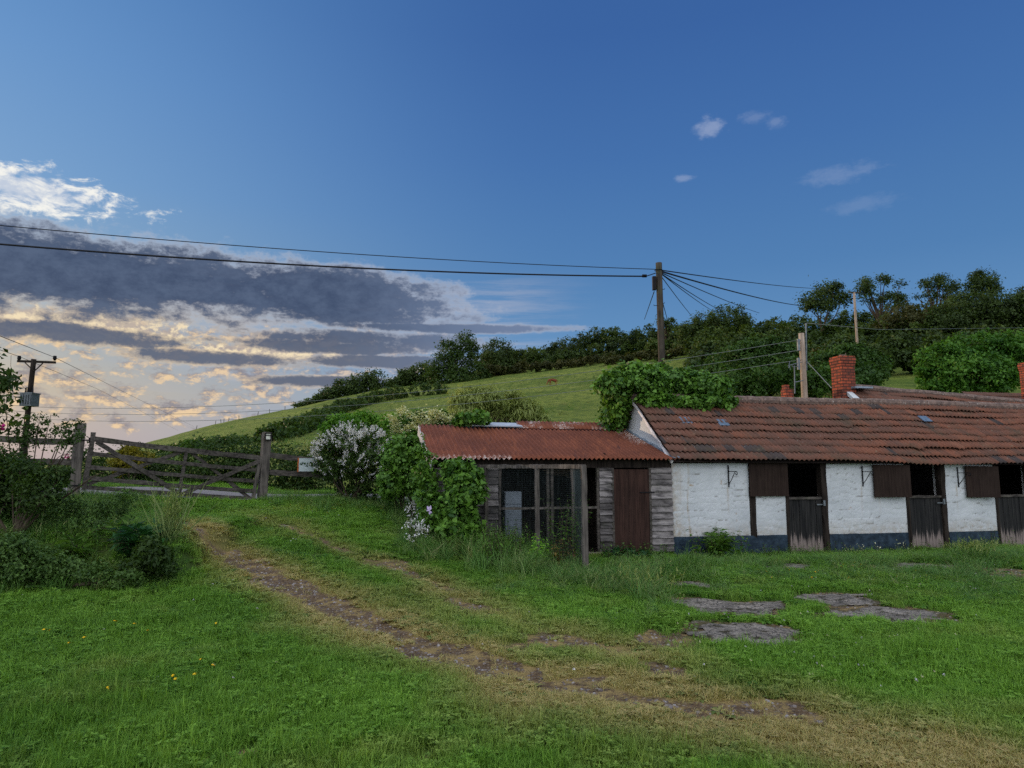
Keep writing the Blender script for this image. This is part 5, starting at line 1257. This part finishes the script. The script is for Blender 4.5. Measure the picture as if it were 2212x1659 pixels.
X, Y = cand([(1.2, 3.0, 380), (3.0, 5.5, 620), (5.5, 8, 400), (8, 11, 250), (11, 15, 150), (15, 24, 90)])
w_, dr_ = wear_dry(X, Y); wn = wear_noisy(X, Y, w_)
keep = free(X, Y) & (rng.uniform(0, 1, len(X)) > np.clip((wn-.3)/.25, 0, .97)) & ~((X < -4.6) & (Y > 9.0) & (Y < 10.3) & (rng.uniform(0, 1, len(X)) < .7))
lx, ly = lc[:-1, 0], lc[:-1, 1]
X, Y, w_, dr_ = X[keep], Y[keep], w_[keep], dr_[keep]; n = len(X)
lush = fbm(X*.9, Y*.9, 51); fine = fbm(X*4, Y*4, 61)
hgt = np.interp(Y, [4, 9], [1.3, 1.])*(.62+.75*lush)*(1-.62*np.clip(dr_*1.15, 0, 1))*rng.uniform(.75, 1.25, n)*np.where(fine > .62, 1.4, 1.)*(.7+.7*fbm(X*2.3, Y*2.3, 67))
wid = np.interp(Y, [3, 6, 10, 16, 24], [.95, 1.15, 1.5, 2.0, 2.6])
def rosette(name, n, L, w):
    V, Fc = [], []
    for i in range(n):
        q = 2*PI*i/n+rng.normal(0, .3); l = L*rng.uniform(.7, 1.2); d2 = np.array([math.cos(q), math.sin(q), 0]); s2 = np.array([-d2[1], d2[0], 0]); k = len(V)
        V += [d2*.005, d2*l*.5+s2*w*.5+Z3*l*.28, d2*l+Z3*l*.12, d2*l*.5-s2*w*.5+Z3*l*.28]; Fc.append((k, k+1, k+2, k+3))
    me = bpy.data.meshes.new(name); me.from_pydata([tuple(v) for v in V], [], Fc); at_ = me.attributes.new('rnd', 'FLOAT', 'FACE'); at_.data.foreach_set('value', rng.uniform(-.6, .3, len(Fc)).astype(np.float32)); me.materials.append(M['grass']); return bpy.data.objects.new(name, me)
V_ = [tuft('turf_tuft', 34, .06, .025, .085, .0042, .8, 'grass', 0, .0) for _ in range(6)]+[tuft('turf_tuft', 22, .055, .03, .07, .0055, .6, 'grass', 0, .5) for _ in range(2)]+[tuft('turf_tuft', 24, .05, .05, .13, .0045, .9, 'grass', 0, .0) for _ in range(2)]+[rosette('turf_weed', 9, .085, .03), rosette('turf_weed', 12, .06, .026)]
pick = rng.choice(10, n, p=[.13]*6+[.065]*2+[.045]*2)
pick = np.where((fine > .6) & (rng.uniform(0, 1, n) < .3), 6+rng.integers(0, 2, n), pick); pick = np.where((fbm(X*1.6, Y*1.6, 66) > .56) & (rng.uniform(0, 1, n) < .16), 10+rng.integers(0, 2, n), pick)
rot = np.stack([rng.normal(0, .12, n), rng.normal(0, .12, n), rng.uniform(0, 2*PI, n)], 1)
dryv = np.clip(dr_*1.35-.1+(fbm(X*1.7, Y*1.7, 71)-.5)*.75, 0, 1)
o = scatter('grass', np.stack([X, Y, gz(X, Y)-.035*w_], 1), np.stack([wid, wid, hgt*np.interp(Y, [3, 24], [1., 1.25])], 1), rot, pick, dryv, np.clip((fbm(X*.6, Y*.6, 81)-.5)*1.9+.5, 0, 1)*rng.uniform(.6, 1.2, n), V_)
tag(o, 'short green lawn grass with worn dry tracks across the yard', 'grass', kind='stuff')

# long grass and weeds: blobs measured in the photograph (x, y, rx, ry, amount, height)
LG = [(-20,1240,90,40,1.02,0.29),(60,1130,110,60,0.92,0.27),(180,1110,90,60,1.02,0.27),(110,1225,80,40,1.02,0.32),(200,1230,60,40,1.02,0.32),(300,1090,80,40,0.64,0.22),(350,1215,40,40,0.82,0.24),(380,1190,40,70,0.36,0.17),(300,1258,90,18,0.71,0.17),(620,1075,60,16,0.68,0.25),(700,1085,60,18,0.68,0.25),(790,1090,70,16,0.68,0.23),(860,1105,36,30,0.85,0.34),(900,1160,40,40,0.85,0.28),(960,1195,60,24,1.06,0.38),(1060,1195,60,36,1.27,0.51),(1130,1225,60,26,1.06,0.46),(1220,1245,60,22,1.06,0.26),(1330,1260,90,20,0.96,0.26),(1390,1278,40,22,0.77,0.34),(1350,1225,50,16,0.51,0.19),(1480,1240,60,12,0.92,0.18),(1600,1215,60,10,0.92,0.17),(1720,1205,70,10,0.73,0.16),(1850,1210,120,12,0.65,0.15),(2120,1205,60,22,1.01,0.22),(2010,1215,70,14,0.73,0.16),(1560,1260,150,22,0.38,0.12),(1850,1250,220,22,0.42,0.14),(2120,1270,120,40,0.42,0.12),(1200,1280,160,24,0.34,0.12),(1420,1320,40,30,0.51,0.19),(1500,1222,60,10,0.8,0.2),(1660,1222,60,9,0.8,0.16),(1780,1215,50,8,0.8,0.16),(1930,1220,80,9,0.8,0.17),(2190,1205,40,12,0.9,0.2),(1700,1245,200,12,0.5,0.14),(2050,1240,120,14,0.6,0.16),(1090,1190,50,24,1.0,0.55),(1010,1185,40,24,0.9,0.5),(1215,1235,40,18,0.9,0.26),(1420,1245,70,16,0.8,0.3),(1500,1255,70,10,0.6,0.2)]
def lg_field(X, Y):
    px, py = proj(X, Y, gz(X, Y)); a = np.zeros(len(X)); h = np.zeros(len(X))
    for cx, cy, rx, ry, am, hh in LG:
        g_ = am*np.exp(-((px-cx)/rx)**2-((py-cy)/ry)**2); h = np.where(g_ > a, hh, h); a = np.maximum(a, g_)
    return a, h
X, Y = cand([(7, 10, 170), (10, 14, 130), (14, 20, 90)])
a_, h_ = lg_field(X, Y); keep = free(X, Y, -.02) & (rng.uniform(0, 1, len(X)) < np.clip(a_*1.1-.12, 0, 1)); X, Y, h_ = X[keep], Y[keep], h_[keep]; n = len(X)
TV = [tuft('long_tuft', 22, .07, .35, 1.0, .007, .55, 'grass_tall', 0) for _ in range(4)]+[tuft('long_tuft', 16, .08, .5, 1.1, .006, .4, 'grass_tall', 6) for _ in range(2)]
sc_ = h_*rng.uniform(.55, 1.2, n)
o = scatter('long_grass', np.stack([X, Y, gz(X, Y)], 1), np.stack([.9+.5*sc_, .9+.5*sc_, sc_], 1), np.stack([rng.normal(0, .15, n), rng.normal(0, .15, n), rng.uniform(0, 2*PI, n)], 1), rng.choice(6, n, p=[.22]*4+[.06]*2), np.clip(rng.normal(.06, .22, n), 0, 1), rng.uniform(0, 1, n), TV)
tag(o, 'long uncut grass along the bank, the pen and the stable foot', 'grass', kind='stuff')
n = 9000; px = rng.uniform(330, 1560, n); Y = np.exp(rng.uniform(np.log(34), np.log(225), n)); X = (px-1106)/1464*Y; keep = (Y < np.interp(px, HX, HD)*.99) & (fbm(X*.12, Y*.05, 33)+.35*rng.uniform(0, 1, n) > .66); X, Y = X[keep], Y[keep]; n = len(X)
s_ = rng.uniform(.2, .6, n)
o = scatter('pasture_grass', np.stack([X, Y, gz(X, Y)], 1), np.stack([s_*5, s_*5, s_], 1), np.stack([np.zeros(n), np.zeros(n), rng.uniform(0, 6, n)], 1), rng.integers(0, 4, n), np.clip(rng.normal(.3, .3, n), 0, 1), rng.uniform(-.3, 1, n), TV)
tag(o, 'rough tussocks dotted over the hill pasture', 'grass', kind='stuff')
# pale feathery grass clump and the seeding grass by the pavement
def clump(name, label, base, n, h, mat, rad=.15, heads=True):
    root = thing(name, label, 'grass clump', base); mb = MB(); Ps, Ns, Al, Sz = [], [], [], []
    for i in range(n):
        b_ = np.asarray(base)+np.array([rng.normal(0, rad), rng.normal(0, rad), -.02]); hh = h*rng.uniform(.55, 1.1); l = np.array([rng.normal(.05, .09), rng.normal(0, .09), 0])
        f = lambda t: b_+Z3*hh*(t-.12*t*t)+l*hh*t*t
        Ps.append(f(0)); Al.append(f(1)-f(0)); Ns.append(rng.normal(0, 1, 3)*np.array([1, 1, .1])); Sz.append(hh)
        if heads: 
            for t in np.linspace(.8, 1, 5): Ps.append(f(t)); Al.append(Z3+l); Ns.append(rng.normal(0, 1, 3)); Sz.append(.05)
    Sz = np.array(Sz); leaves('blades', np.array(Ps), np.array(Ns), Sz, M[mat], root, aspect=.018, along=np.array(Al))
    if heads:
        k = Sz < .06; leaves('seeding_leaves', np.array(Ps)[k], np.array(Ns)[k], .05, M['leaf_willow'], root, aspect=.25, along=np.array(Al)[k])
    return root
clump('grass_clump', 'tall pale feathery grass clump right of the big dark fern', on_ground(364, 1172, 9, 16), 120, .82, 'leaf_seed', .075)
clump('grass_clump', 'pale seeding grass leaning over the edge of the broken concrete', on_ground(1388, 1284, 8, 14), 60, .42, 'leaf_willow', .22)
clump('grass_clump', 'upright green grass tussock by the plinth left of the first half door', on_ground(1485, 1238, 9, 15), 170, .42, 'leaf_mid', .16, False)
clump('grass_clump', 'green grass tussock between the wall fern and the first half door', on_ground(1590, 1212, 9, 16), 130, .38, 'leaf_bright', .15, False)
clump('grass_clump', 'long grass clump standing before the third white wall panel', on_ground(2110, 1215, 9, 18), 150, .45, 'leaf_mid', .2, True)
clump('grass_clump', 'arching grass tussock in front of the left part of the netting pen', on_ground(1065, 1215, 9, 16), 170, .6, 'leaf_mid', .2, False)
# loose stones on the worn track
pv = []
for i in range(3):
    me = bpy.data.meshes.new('pebble'); r_ = rng.uniform(.8, 1.2, 8)
    me.from_pydata([tuple(np.array(p)*np.array([1, .8, .45])*q) for p, q in zip(((-1,-1,-1),(1,-1,-1),(1,1,-1),(-1,1,-1),(-.7,-.6,1),(.6,-.7,1),(.7,.6,1),(-.6,.7,1)), r_)], [], [(0,3,2,1),(4,5,6,7),(0,1,5,4),(1,2,6,5),(2,3,7,6),(3,0,4,7)])
    me.materials.append(plain('pebble_stone', ((128, 118, 112), (96, 86, 82), (150, 142, 138))[i], .9, 0, .3, 40)); pv.append(bpy.data.objects.new('pebble', me))
X, Y = cand([(4, 14, 230)]); w_, _ = wear_dry(X, Y); wn = wear_noisy(X, Y, w_); keep = free(X, Y) & (wn > .6) & (rng.uniform(0, 1, len(X)) < .6); X, Y, w_ = X[keep], Y[keep], w_[keep]; n = len(X)
s_ = rng.uniform(.006, .018, n)
o = scatter('gravel', np.stack([X, Y, gz(X, Y)-.035*w_+.002], 1), np.stack([s_, s_, s_], 1), np.stack([rng.normal(0, .2, n), rng.normal(0, .2, n), rng.uniform(0, 6, n)], 1), rng.integers(0, 3, n), np.zeros(n), np.zeros(n), pv)
tag(o, 'loose stones and gravel showing through the worn wheel track', 'gravel', kind='stuff')
# flowers in the lawn
def make_flower(name, label, cat, mat, p, r_, h, group):
    root = thing(name, label, cat, p, group); p = np.asarray(p)
    mb = MB(); mb.tube([p-Z3*.01, p+Z3*h], .0018, 4); mb.build('stalk', M['leaf_mid'], root)
    leaves('petals', np.tile(p+Z3*h, (7, 1)), np.array([[math.cos(a)*.5, math.sin(a)*.5-.4, 1.] for a in np.linspace(0, 5.4, 7)]), r_, M[mat], root, aspect=.9)
    return root
def copy_thing(root, loc, label=None):
    r = root.copy(); COL.objects.link(r); r.location = [float(v) for v in loc]; r.rotation_euler = (0, 0, rng.uniform(0, 6))
    if label: r['label'] = label
    for ch in root.children:
        c = ch.copy(); COL.objects.link(c); c.parent = r
    return r
BC = [(373,1487),(378,1496),(420,1484),(231,1518),(147,1413),(181,1400),(94,1383),(104,1384),(248,1363),(290,1370),(317,1384),(432,1452),(460,1464),(466,1368),(1180,1196),(1668,1262),(1755,1262),(1763,1250),(1705,1246),(1860,1232)]
b0 = make_flower('buttercup', 'small yellow buttercup standing in the short lawn grass', 'buttercup', 'petal_yellow', on_ground(*BC[0]), .017, .10, 'buttercups in the lawn')
for q in BC[1:]: copy_thing(b0, on_ground(*q))
d0 = make_flower('daisy', 'tiny white daisy standing in the short lawn grass', 'daisy', 'petal_white', on_ground(633, 1171), .016, .06, 'daisies in the lawn')
for q in [(638,1173),(645,1168),(628,1176),(650,1174),(985,1442),(502,1263),(262,1365),(1520,1452),(1240,1462)]: copy_thing(d0, on_ground(*q))
X, Y = cand([(5.5, 9, 20), (9, 17, 14)]); px, py = proj(X, Y, gz(X, Y)); k = (np.exp(-((px-1860)/260)**2-((py-1440)/70)**2)+.8*np.exp(-((px-1900)/220)**2-((py-1262)/30)**2)+.25*np.exp(-((px-600)/160)**2-((py-1105)/26)**2)+.5*np.exp(-((px-200)/160)**2-((py-1130)/40)**2)+.6*np.exp(-((px-1500)/120)**2-((py-1345)/22)**2)+.03) > rng.uniform(0, 1, len(X))
keep = k & free(X, Y); X, Y = X[keep], Y[keep]; n = len(X)
fv = []
for mt in ('petal_white', 'petal_cream'):
    P = rng.normal(0, .5, (12, 3))*np.array([1, 1, .6])+np.array([0, 0, 4.]); V, Fc = leaf_geo(P, P-np.array([0, 0, 3.6]), 1., aspect=.9); me = mesh_data('clover_head', V, Fc); me.materials.append(M[mt]); fv.append(bpy.data.objects.new('clover_head', me))
s_ = rng.uniform(.006, .0105, n)
o = scatter('clover', np.stack([X, Y, gz(X, Y)+.02], 1), np.stack([s_, s_, s_*1.1], 1), np.stack([rng.normal(0, .2, n)]*3, 1), rng.integers(0, 2, n), np.zeros(n), np.zeros(n), fv)
tag(o, 'scattered white clover heads in the lawn', 'clover', kind='stuff')
X, Y = cand([(9, 18, 16)]); px, py = proj(X, Y, gz(X, Y)); k = (np.exp(-((px-700)/90)**2-((py-1105)/12)**2)+.4*np.exp(-((px-1760)/200)**2-((py-1250)/14)**2)+.3*np.exp(-((px-1400)/60)**2-((py-1250)/16)**2)) > rng.uniform(0, 1, len(X)); keep = k & free(X, Y); X, Y = X[keep], Y[keep]; n = len(X)
P = rng.normal(0, .5, (8, 3))*np.array([1, 1, .3])+np.array([0, 0, 7.]); V, Fc = leaf_geo(P, P*0+np.array([0, 0, 1.])+rng.normal(0, .3, P.shape), 1., aspect=.9); me = mesh_data('yellow_head', V, Fc); me.materials.append(M['petal_yellow']); fv = [bpy.data.objects.new('yellow_head', me)]
s_ = rng.uniform(.007, .012, n)
o = scatter('meadow_flowers', np.stack([X, Y, gz(X, Y)+.02], 1), np.stack([s_, s_, s_], 1), np.zeros((n, 3)), np.zeros(n), np.zeros(n), np.zeros(n), fv)
tag(o, 'far yellow wild flowers sprinkled before the white bush and stable', 'flowers', kind='stuff')

# ================================================================== SKY, SUN, CAMERA
SUN_AZ, SUN_EL = -58., 9.
wd = bpy.data.worlds.new('World'); SC.world = wd; wd.use_nodes = True; t = T(wd.node_tree)
d = t.co('Generated'); x, y, z = t.sep(d)
az = t.mul(t.m('ARCTAN2', x, y), 57.2958); el = t.mul(t.m('ARCSINE', z), 57.2958)
sk = t.n('ShaderNodeTexSky', sky_type='NISHITA', sun_disc=False, sun_elevation=R(SUN_EL), sun_rotation=R(SUN_AZ), ozone_density=3.)
K = 10.                                            # background strength 0.1: radiances below are given x10
def C(r, g, b, k=1.): c = lin(r, g, b); return (c[0]*K*k, c[1]*K*k, c[2]*K*k, 1)
def ramp(f, stops):
    n = t.n('ShaderNodeValToRGB', {0: f}); e = n.color_ramp.elements
    e[0].position, e[0].color = stops[0][0], stops[0][1]; e[1].position, e[1].color = stops[-1][0], stops[-1][1]
    for p, c in stops[1:-1]: q = e.new(p); q.color = c
    return n.outputs[0]
eln = t.m('DIVIDE', el, 45., clamp=True)
left = ramp(eln, [(0, C(164,152,162)), (.05, C(184,164,160)), (.12, C(196,178,152)), (.22, C(166,176,180)), (.33, C(136,170,200)), (.45, C(118,162,208)), (.62, C(104,152,206)), (.8, C(88,138,196)), (1, C(80,126,186))])
right = ramp(eln, [(0, C(150,176,204)), (.1, C(126,162,202)), (.22, C(100,146,194)), (.35, C(82,130,184)), (.55, C(68,114,176)), (.75, C(58,101,166)), (1, C(56,98,160))])
fa = t.ss(az, -46., 6.)
sky = t.mix(fa, left, right)
sky = t.mix(.12, sky, sk.outputs[0])
def cn(sx, sy, sc=1., det=7, rough=.58, ox=0., oy=0., dist=0.): return t.noise(t.xyz(t.m('MULTIPLY_ADD', az, sx, ox), t.m('MULTIPLY_ADD', el, sy, oy), 3.7), sc, det, rough, dist)
# wispy cirrus on the right
def blob(a0, e0, ra, re):
    u = t.m('DIVIDE', t.sub(az, a0), ra); v = t.m('DIVIDE', t.sub(el, e0), re); return t.sub(1., t.m('SQRT', t.add(t.mul(u, u), t.mul(v, v))))
nw = cn(.9, 1.6, 1., 6, .65)
for a0, e0, ra, re, am in ((17.0,26.4,1.6,1.0,.34),(14.6,22.9,1.2,.35,.24),(20.5,26.6,1.6,.6,.14),(22.2,26.0,.9,.6,.16),(26.5,21.6,3.4,.9,.14),(28,19.2,3.2,.8,.10)):
    sky = t.mix(t.mul(t.ss(t.add(blob(a0, e0, ra, re), t.mul(t.sub(nw, .5), 1.8)), .0, .9), am), sky, C(196,204,224))
left_of = lambda a, b_: t.ss(az, b_, a)
warm = t.ss(az, -4., -28.)
def blob2(a0, e0, ra, re):
    u = t.mul(t.sub(az, a0), 1./ra); v = t.mul(t.sub(el, e0), 1./re); return t.sub(1., t.add(t.mul(u, u), t.mul(v, v)))
# thin high streaks towards the right
n5 = cn(.07, .9, 1., 8, .64, 4., 0., .2)
m5 = t.mul(t.mul(t.ss(el, 3.5, 6.), t.ss(el, 16.5, 14.)), t.mul(left_of(-2., 9.), t.ss(az, -40., -18.)))
sky = t.mix(t.mul(t.ss(n5, .44, .66), t.mul(m5, .5)), sky, C(172,178,196))
# low sunlit cumulus
n2 = cn(.52, .92, 1., 10, .66, 0., 1.3, .15); n2b = cn(.52, .92, 1., 10, .66, .12, .98, .15)
m2 = t.mul(t.mul(t.ss(el, 1.2, 3.4), t.ss(el, 13., 9.5)), left_of(-9., 1.))
a2 = t.mul(t.ss(t.add(n2, t.mul(t.sub(m2, 1.), .24)), .43, .60), t.ss(m2, .0, .3))
lit2 = t.ss(t.sub(n2, n2b), -.06, .13)
litc = t.mix(warm, C(206,192,184), C(240,208,164))
sky = t.mix(t.mul(a2, .9), sky, t.mix(lit2, t.mix(warm, C(116,122,142), C(140,134,140)), litc))
pf = t.m('MAXIMUM', blob2(-32., 9.9, 10., 1.5), blob2(-20., 8.9, 9., .9))
nQ = cn(.75, .95, 1., 10, .66, 5., 2., .1); nQb = cn(.75, .95, 1., 10, .66, 5.12, 1.72, .1)
aq = t.ss(t.add(pf, t.mul(t.sub(nQ, .5), 3.2)), .25, .85)
sky = t.mix(t.mul(aq, .95), sky, t.mix(t.ss(t.sub(nQ, nQb), -.08, .1), C(176,164,158), C(252,232,192)))
# grey layers: the big bank and the streaks under it
f1 = None
for q in ((-36,13.6,29,3.6),(-17,14.3,13,2.0),(-14,12.3,13,1.0),(-12,10.3,12,.9),(-33,9.2,8.5,.9),(-24,8.2,8,.75),(-9,8.5,10,.6),(-15,6.7,8,.6),(-16,9.6,10,.7),(-6,11.4,12,.5),(-17,13.0,15,1.5)):
    g_ = blob2(*q); f1 = g_ if f1 is None else t.m('MAXIMUM', f1, g_)
f1 = t.m('MAXIMUM', f1, -1.)
nA = cn(.11, .55, 1., 6, .6, 11., 0., .2); nP = cn(.60, .95, 1., 11, .70, 3., 9., .1)
f1 = t.add(f1, t.add(t.mul(t.sub(nA, .5), 1.5), t.mul(t.sub(nP, .5), 2.0)))
a1 = t.ss(f1, -.25, .6); body = t.ss(f1, .0, .7)
upper = t.ss(el, 9., 14.)
rim = t.mix(upper, t.mix(warm, C(168,172,186), C(220,198,166)), C(190,194,206))
dk = t.mix(t.ss(el, 8., 12.5), C(98,106,124), t.mix(t.ss(nP, .3, .7), C(62,75,102), C(84,98,124)))
dk = t.mix(t.ss(az, -16., 2.), dk, C(112,128,158))
sky = t.mix(t.mul(a1, .96), sky, t.mix(body, rim, dk))
# bright cumulus at the upper left
n4 = cn(.5, 1.0, 1., 9, .64, 2., 5., .3)
a4 = t.ss(t.add(blob(-37.5, 18.6, 9.5, 2.0), t.mul(t.sub(n4, .5), 2.6)), .12, .62)
sky = t.mix(t.mul(a4, .95), sky, t.mix(t.ss(n4, .4, .62), C(196,206,222), C(250,248,240)))
# unseen bright cloud added behind the viewer and overhead to light the shaded sides
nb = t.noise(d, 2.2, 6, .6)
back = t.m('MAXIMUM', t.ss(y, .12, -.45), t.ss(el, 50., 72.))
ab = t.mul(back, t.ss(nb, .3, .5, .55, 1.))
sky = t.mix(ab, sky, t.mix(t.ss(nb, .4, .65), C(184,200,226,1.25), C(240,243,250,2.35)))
low = t.ss(el, -1.5, -.2)
sky = t.mix(low, C(96,104,92), sky)
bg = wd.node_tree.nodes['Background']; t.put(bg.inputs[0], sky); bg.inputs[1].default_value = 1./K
sl = bpy.data.lights.new('sun', 'SUN'); sl.energy = 2.6; sl.angle = R(.5); sl.color = (1., .72, .46)
so = bpy.data.objects.new('sun', sl); COL.objects.link(so)
sdv = Vector((math.sin(R(SUN_AZ))*math.cos(R(SUN_EL)), math.cos(R(SUN_AZ))*math.cos(R(SUN_EL)), math.sin(R(SUN_EL))))
so.rotation_euler = sdv.to_track_quat('Z', 'Y').to_euler()
so.location = (-30, 20, 20)
cd = bpy.data.cameras.new('camera'); cam = bpy.data.objects.new('camera', cd); COL.objects.link(cam); SC.camera = cam
cd.sensor_width = 36; cd.lens = 36*F/2212; cd.clip_start = .1; cd.clip_end = 20000
cam.location = (0, 0, EYE); cam.rotation_euler = (PI/2+TILT, 0, 0)
SC.view_settings.view_transform = 'Standard'; SC.view_settings.look = 'None'; SC.view_settings.exposure = 0.; SC.view_settings.gamma = 1.
SC.cycles.max_bounces = 6; SC.cycles.diffuse_bounces = 3; SC.cycles.transmission_bounces = 3; SC.cycles.transparent_max_bounces = 4
SC.cycles.use_denoising = False; SC.cycles.sample_clamp_indirect = 8.
